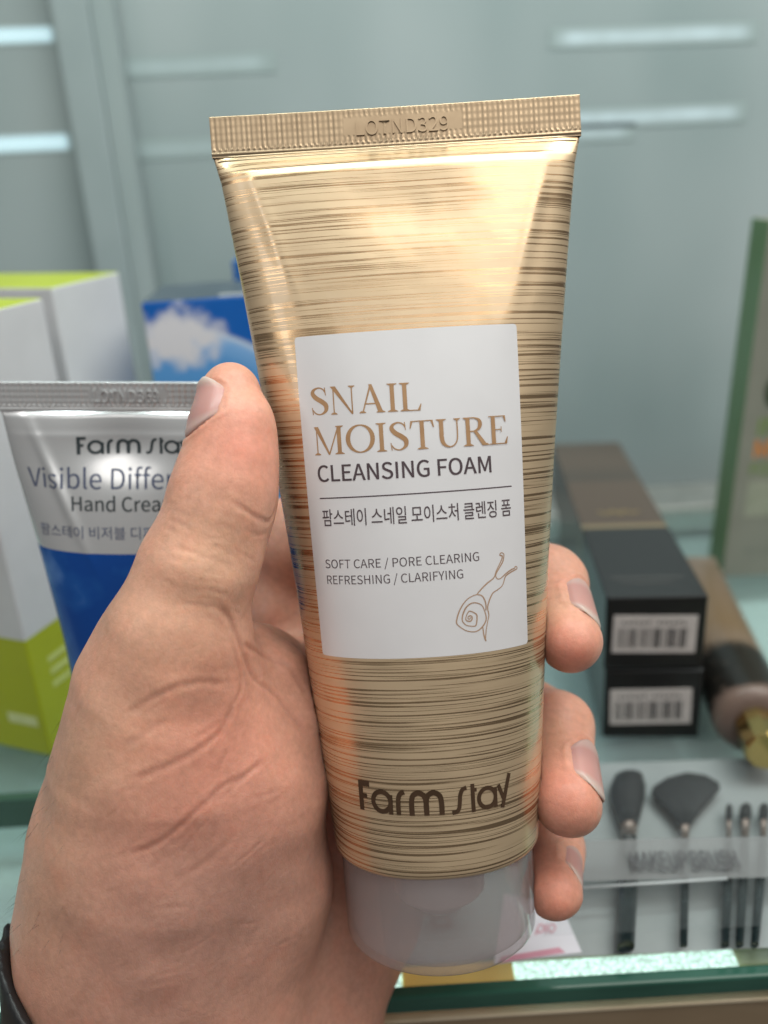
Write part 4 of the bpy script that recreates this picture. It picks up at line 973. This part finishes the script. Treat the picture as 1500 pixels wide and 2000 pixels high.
for x0, y0, x1, y1 in ((330, 995, 372, 1012), (322, 1012, 380, 1040), (315, 1030, 360, 1052), (345, 975, 390, 985), (400, 1060, 480, 1100), (385, 1085, 455, 1110), (360, 1150, 450, 1165), (300, 1130, 350, 1150), (420, 1020, 465, 1045), (340, 1180, 430, 1190)):
    crease([(x0, y0), ((x0+x1)/2, (y0+y1)/2 - 4), (x1, y1)], .16, .45, .2)
for _ in range(46):                                            # web of fine lines over the ball of the thumb
    x0, y0 = rng.uniform(130, 560), rng.uniform(1330, 1960); a_ = math.radians(rng.normal(-32, 16)); l_ = rng.uniform(30, 110)
    crease([(x0, y0), (x0 + l_ * .5 * math.cos(a_), y0 + l_ * .5 * math.sin(a_) - rng.uniform(-5, 5)), (x0 + l_ * math.cos(a_), y0 + l_ * math.sin(a_))], rng.uniform(.08, .22), rng.uniform(.35, .6), .2)
for _ in range(26):                                            # and across the thumb
    x0, y0 = rng.uniform(290, 500), rng.uniform(930, 1230); a_ = math.radians(rng.normal(18, 10)); l_ = rng.uniform(25, 70)
    crease([(x0, y0), (x0 + l_ * .5 * math.cos(a_), y0 + l_ * .5 * math.sin(a_) - 2), (x0 + l_ * math.cos(a_), y0 + l_ * math.sin(a_))], rng.uniform(.08, .2), rng.uniform(.3, .5), .15)
# fine knuckle lines on the far fingers
for x0, y0, x1, y1 in ((1085, 1085, 1125, 1095), (1085, 1100, 1135, 1118), (1090, 1385, 1150, 1400), (1085, 1400, 1155, 1420), (1090, 1630, 1130, 1640)):
    crease([(x0, y0), ((x0+x1)/2, (y0+y1)/2 - 2), (x1, y1)], .14, .45, .2)

# nails: a plate wrapped on the back of each last joint
def nail(chn, n_dir, t0, t1, half_ang, root_round=.35):
    """chn: last two joints (centre, radius); n_dir: way the nail faces in the viewer frame; t along the bone from the joint, mm from the tip"""
    global disp, redline
    (a, ra), (b, rb) = chn; ax = (b - a) / np.linalg.norm(b - a); nd = np.array(n_dir, float); nd -= ax * (nd @ ax); nd /= np.linalg.norm(nd); sd = np.cross(ax, nd)
    Lb = np.linalg.norm(b - a); nu, nv = 25, 29; pts = np.zeros((nv, nu, 3)); ok = True
    def radius(o, dr):
        l_, h_ = np.full(o.shape[:-1], 0.0), np.full(o.shape[:-1], 16.0)
        for _ in range(26):
            m = (l_ + h_) / 2; ins = pressed(o + dr * m[..., None]) < 0; l_ = np.where(ins, m, l_); h_ = np.where(ins, h_, m)
        return l_
    tt_ = np.linspace(0, 1, nv); ph = np.linspace(-1, 1, nu)
    T, PH = np.meshgrid(tt_, ph, indexing='ij')
    # outline: rounded at root and tip
    wid = half_ang * (1 - .32 * np.clip((.22 - T) / .22, 0, 1) ** 2 - .30 * np.clip((T - .80) / .2, 0, 1) ** 2)
    along = t0 + (t1 - t0) * (T + root_round * .75 * (PH ** 2) * (1 - T) ** 2 - .16 * (PH ** 2) * T ** 2)
    A_ = wid * PH; dr = np.cos(A_)[..., None] * nd + np.sin(A_)[..., None] * sd
    o_ = a + np.multiply.outer(along, ax); r_ = radius(o_, dr)
    r_c = r_[:, nu // 2:nu // 2 + 1]
    # flatter across than the flesh, and nearly straight lengthwise
    lin = np.interp(tt_, [0, 1], [r_c[1, 0], max(r_c[-1, 0], r_c[1, 0] * .86)])[:, None]
    rr_ = .95 * r_ + .05 * lin * (1 - .03 * (PH ** 2))
    rr_ = np.maximum(rr_, r_) + .10 - .75 * np.clip((np.abs(PH) - .72) / .28, 0, 1) - .40 * np.clip((.06 - T) / .06, 0, 1) - .32 * np.clip((T - .93) / .07, 0, 1)
    pts = o_ + dr * rr_[..., None]
    g = pts.reshape(-1, 3); f = [(i*nu+j, i*nu+j+1, (i+1)*nu+j+1, (i+1)*nu+j) for i in range(nv - 1) for j in range(nu - 1)]
    # groove and rim of flesh round the plate
    rim = np.concatenate([pts[0], pts[1:, -1], pts[1:, 0]]); box = np.all((V > rim.min(0) - 4) & (V < rim.max(0) + 4), axis=1); Q = V[box]
    d = np.min(np.linalg.norm(Q[:, None] - rim[None], axis=2), axis=1)
    inside = np.min(np.linalg.norm(Q[:, None] - pts[2:-1, 2:-2].reshape(-1, 3)[None, ::2], axis=2), axis=1)
    e = np.zeros(n); e[box] = np.where((inside < .6), -.22, -.16 * np.exp(-(d / .5) ** 2)) + .26 * np.exp(-((d - 1.3) / .6) ** 2) * np.clip((inside - .9) / .4, 0, 1); disp += e
    uvn = np.stack([PH.ravel() * .5 + .5, T.ravel()], 1)
    nails.append((g, f, uvn))
nails = []
nail((THUMB[2], THUMB[0]) if False else ((cpt(450, 880, 190), 8), (cpt(449, 768, 191), 6.5)), (-.84, .05, .54), 2.4, 15.0, 1.02)
nail((MID[2], MID[3]), (.70, .28, .66), 7.0, 22.0, .86)
nail((RING[2], RING[3]), (.72, .22, .66), 9.5, 25.5, .90)
nail((PINK[2], PINK[3]), (.70, .24, .67), 6.2, 18.5, .88)
V2 = V + (NW @ Mv.T) * disp[:, None]
# fine lumps in the flesh so nothing is mathematically smooth
wob = np.zeros(n)
for _ in range(60):
    k_ = rng.normal(size=3); k_ *= rng.uniform(.12, .75) / np.linalg.norm(k_); wob += .022 * np.sin(V @ k_ + rng.uniform(0, 6.28)) / (0.35 + np.linalg.norm(k_))
V2 += (NW @ Mv.T) * wob[:, None]
inside = tube_sdf(V2); push = np.clip(.06 - inside, 0, 1.0)
W2 = to_world(V2) * MM; inv = np.array(t.matrix_world.inverted()); me.vertices.foreach_set('co', (W2 @ inv[:3, :3].T + inv[:3, 3]).ravel())
# skin tone per vertex: flushed pads and knuckles, paler tendons, olive sides
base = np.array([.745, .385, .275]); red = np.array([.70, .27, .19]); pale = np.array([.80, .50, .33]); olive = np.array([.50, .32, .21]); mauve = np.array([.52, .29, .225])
colr = np.tile(base, (n, 1))
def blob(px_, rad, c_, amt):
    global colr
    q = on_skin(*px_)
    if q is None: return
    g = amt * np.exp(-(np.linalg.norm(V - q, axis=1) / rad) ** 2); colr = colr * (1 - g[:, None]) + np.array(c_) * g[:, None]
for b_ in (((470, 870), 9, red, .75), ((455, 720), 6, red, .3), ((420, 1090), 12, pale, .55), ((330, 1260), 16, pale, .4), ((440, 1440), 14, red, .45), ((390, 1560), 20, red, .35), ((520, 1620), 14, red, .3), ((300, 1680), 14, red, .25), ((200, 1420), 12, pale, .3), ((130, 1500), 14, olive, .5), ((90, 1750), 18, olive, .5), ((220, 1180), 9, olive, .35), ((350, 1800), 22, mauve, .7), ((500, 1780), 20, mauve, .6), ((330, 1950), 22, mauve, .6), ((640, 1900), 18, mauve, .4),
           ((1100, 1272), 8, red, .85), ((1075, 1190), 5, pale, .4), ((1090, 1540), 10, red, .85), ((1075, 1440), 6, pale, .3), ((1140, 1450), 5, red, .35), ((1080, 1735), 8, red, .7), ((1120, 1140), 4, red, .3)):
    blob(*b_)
colr = colr * (1 - redline[:, None] * .8) + np.array([.40, .17, .12]) * redline[:, None] * .8
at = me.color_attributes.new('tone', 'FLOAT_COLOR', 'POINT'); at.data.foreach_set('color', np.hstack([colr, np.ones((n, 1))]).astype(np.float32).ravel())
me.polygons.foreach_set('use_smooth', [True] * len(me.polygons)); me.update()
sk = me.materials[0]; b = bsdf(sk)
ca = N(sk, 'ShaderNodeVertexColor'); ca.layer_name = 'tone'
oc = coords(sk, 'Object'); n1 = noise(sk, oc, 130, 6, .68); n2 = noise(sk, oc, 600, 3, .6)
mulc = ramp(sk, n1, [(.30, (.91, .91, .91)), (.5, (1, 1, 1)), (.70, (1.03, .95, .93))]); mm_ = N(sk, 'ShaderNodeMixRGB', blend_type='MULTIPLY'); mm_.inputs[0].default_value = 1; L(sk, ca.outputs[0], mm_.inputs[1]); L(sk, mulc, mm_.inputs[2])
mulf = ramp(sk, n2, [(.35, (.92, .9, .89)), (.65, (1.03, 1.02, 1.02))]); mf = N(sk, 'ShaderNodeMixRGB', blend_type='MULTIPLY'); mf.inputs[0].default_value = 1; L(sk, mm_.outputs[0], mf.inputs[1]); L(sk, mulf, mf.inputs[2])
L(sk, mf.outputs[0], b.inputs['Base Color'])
b.inputs['Roughness'].default_value = .40; b.inputs['Specular IOR Level'].default_value = .35
b.inputs['Subsurface Weight'].default_value = .35; b.inputs['Subsurface Radius'].default_value = (1.0, .35, .18); b.inputs['Subsurface Scale'].default_value = .0022
vo = N(sk, 'ShaderNodeTexVoronoi'); vo.inputs['Scale'].default_value = 1150; vo.feature = 'DISTANCE_TO_EDGE'; 
wv = N(sk, 'ShaderNodeMapping'); L(sk, oc, wv.inputs[0]); wv.inputs['Rotation'].default_value = (.3, .4, .5); wv.inputs['Scale'].default_value = (1, 1, .55); L(sk, wv.outputs[0], vo.inputs['Vector'])
vr = N(sk, 'ShaderNodeMapRange'); L(sk, vo.outputs[0], vr.inputs[0]); vr.inputs[2].default_value = .12
n3 = noise(sk, wv.outputs[0], 420, 6, .75); n4 = noise(sk, coords(sk, 'Object', (1, .35, 1)), 900, 3, .6)
h1 = N(sk, 'ShaderNodeMath', operation='MULTIPLY_ADD'); L(sk, vr.outputs[0], h1.inputs[0]); h1.inputs[1].default_value = .16; L(sk, n3, h1.inputs[2])
hs = N(sk, 'ShaderNodeMath', operation='MULTIPLY_ADD'); L(sk, n4, hs.inputs[0]); hs.inputs[1].default_value = .55; L(sk, h1.outputs[0], hs.inputs[2])
bump(sk, hs.outputs[0], .42, .00026)
nm = mottled('nail', (.56, .34, .29), (.62, .39, .34), 150, .40, Subsurface_Weight=.2, Subsurface_Scale=.001)
bsdf(nm).inputs['Coat Weight'].default_value = .08
tc = N(nm, 'ShaderNodeTexCoord'); s_ = N(nm, 'ShaderNodeSeparateXYZ'); L(nm, tc.outputs['UV'], s_.inputs[0])
L(nm, ramp(nm, s_.outputs[1], [(0, (.56, .37, .33)), (.16, (.57, .38, .34)), (.28, (.53, .275, .245)), (.80, (.56, .29, .255)), (.91, (.56, .40, .35)), (1, (.60, .48, .42))]), bsdf(nm).inputs['Base Color'])
rid = noise(nm, coords(nm, 'UV', (40, .6, 1)), 1, 2); bump(nm, rid, .2, .0001)
for i, (g, f, uvn) in enumerate(nails):
    o = mobj('thumbnail' if i == 0 else 'fingernail', to_world(g), f, nm, t, uv=uvn); s_ = o.modifiers.new('thick', 'SOLIDIFY'); s_.thickness = .00035; s_.offset = -1
    if np.dot(o.data.polygons[len(o.data.polygons) // 2].normal, -FW) < 0: o.data.flip_normals()
# sparse dark hairs along the thumb-side edge
hk = MB(); cand = np.argwhere((lambda q: (q[:, 0] > 20) & (q[:, 0] < 135) & (q[:, 1] > 1340) & (q[:, 1] < 1880) & (V[:, 2] > -225))(pix(W)))[:, 0]
for i in rng.choice(cand, 55, replace=False):
    p0 = V2[i]; nn = NW[i] @ Mv.T; d_ = nn * .55 + np.array([-.35, -.75, .1]) + rng.normal(size=3) * .25; d_ /= np.linalg.norm(d_); L_ = rng.uniform(1.8, 4.2)
    pts_ = [p0 + d_ * L_ * s + np.array([-.25, -.6, 0]) * (L_ * s * s * .4) + nn * .15 for s in (0, .35, .7, 1)]; sd_ = np.cross(d_, nn); sd_ /= np.linalg.norm(sd_) + 1e-9; up_ = np.cross(sd_, d_)
    vv_ = [q + (sd_ * math.cos(a_) + up_ * math.sin(a_)) * .032 * (1 - .75 * j / 3) for j, q in enumerate(pts_) for a_ in (0, 2.1, 4.2)]
    hk.add([tuple(q) for q in to_world(np.array(vv_))], [(j*3+a_, j*3+(a_+1) % 3, j*3+3+(a_+1) % 3, j*3+3+a_) for j in range(3) for a_ in range(3)])
hk.obj('hair', mottled('dark_hair', (.02, .014, .010), (.035, .025, .018), 300, .5), t)
# dark wristband at the lower left: a shell round the wrist between two planes
p1_, p2_ = cpt(22, 1785, 212), cpt(104, 2000, 192); e_ = (p2_ - p1_) / np.linalg.norm(p2_ - p1_)
n_ = np.cross(e_, cpt(720, 2330, 236) - p1_); n_ /= np.linalg.norm(n_); n_ *= np.sign(n_ @ (cpt(120, 2800, 250) - cpt(380, 1950, 224)))
c_ = p1_ + n_ * 9.5
def band_sdf(p): return np.maximum(np.abs(hand_sdf(p) - 1.1) - 1.5, np.abs((p - c_) @ n_) - 9.5)
blo = np.array([-150., -225., -290.]); bst = 1.2; bn = [int(q) for q in ((40 + 150) / bst, 150 / bst, 130 / bst)]
X, Y, Z = np.meshgrid(*[blo[i] + bst * np.arange(bn[i]) for i in range(3)], indexing='ij'); BD = band_sdf(np.stack([X, Y, Z], -1))
bv_, bf_ = surface_nets(BD, blo, bst); bv_ = adj_smooth(bv_, bf_, 4); print('band', len(bv_))
_q = pix(to_world(hv)); print('outline', [(y, round(_q[np.abs(_q[:, 1] - y) < 6][:, 0].min())) for y in (760, 850, 900, 990, 1080, 1160, 1245, 1290, 1356, 1426, 1491, 1569, 1631, 1705, 1790)])
mobj('wristband', to_world(bv_), bf_, mottled('dark_rubber', (.012, .013, .014), (.02, .021, .022), 120, .45), t)
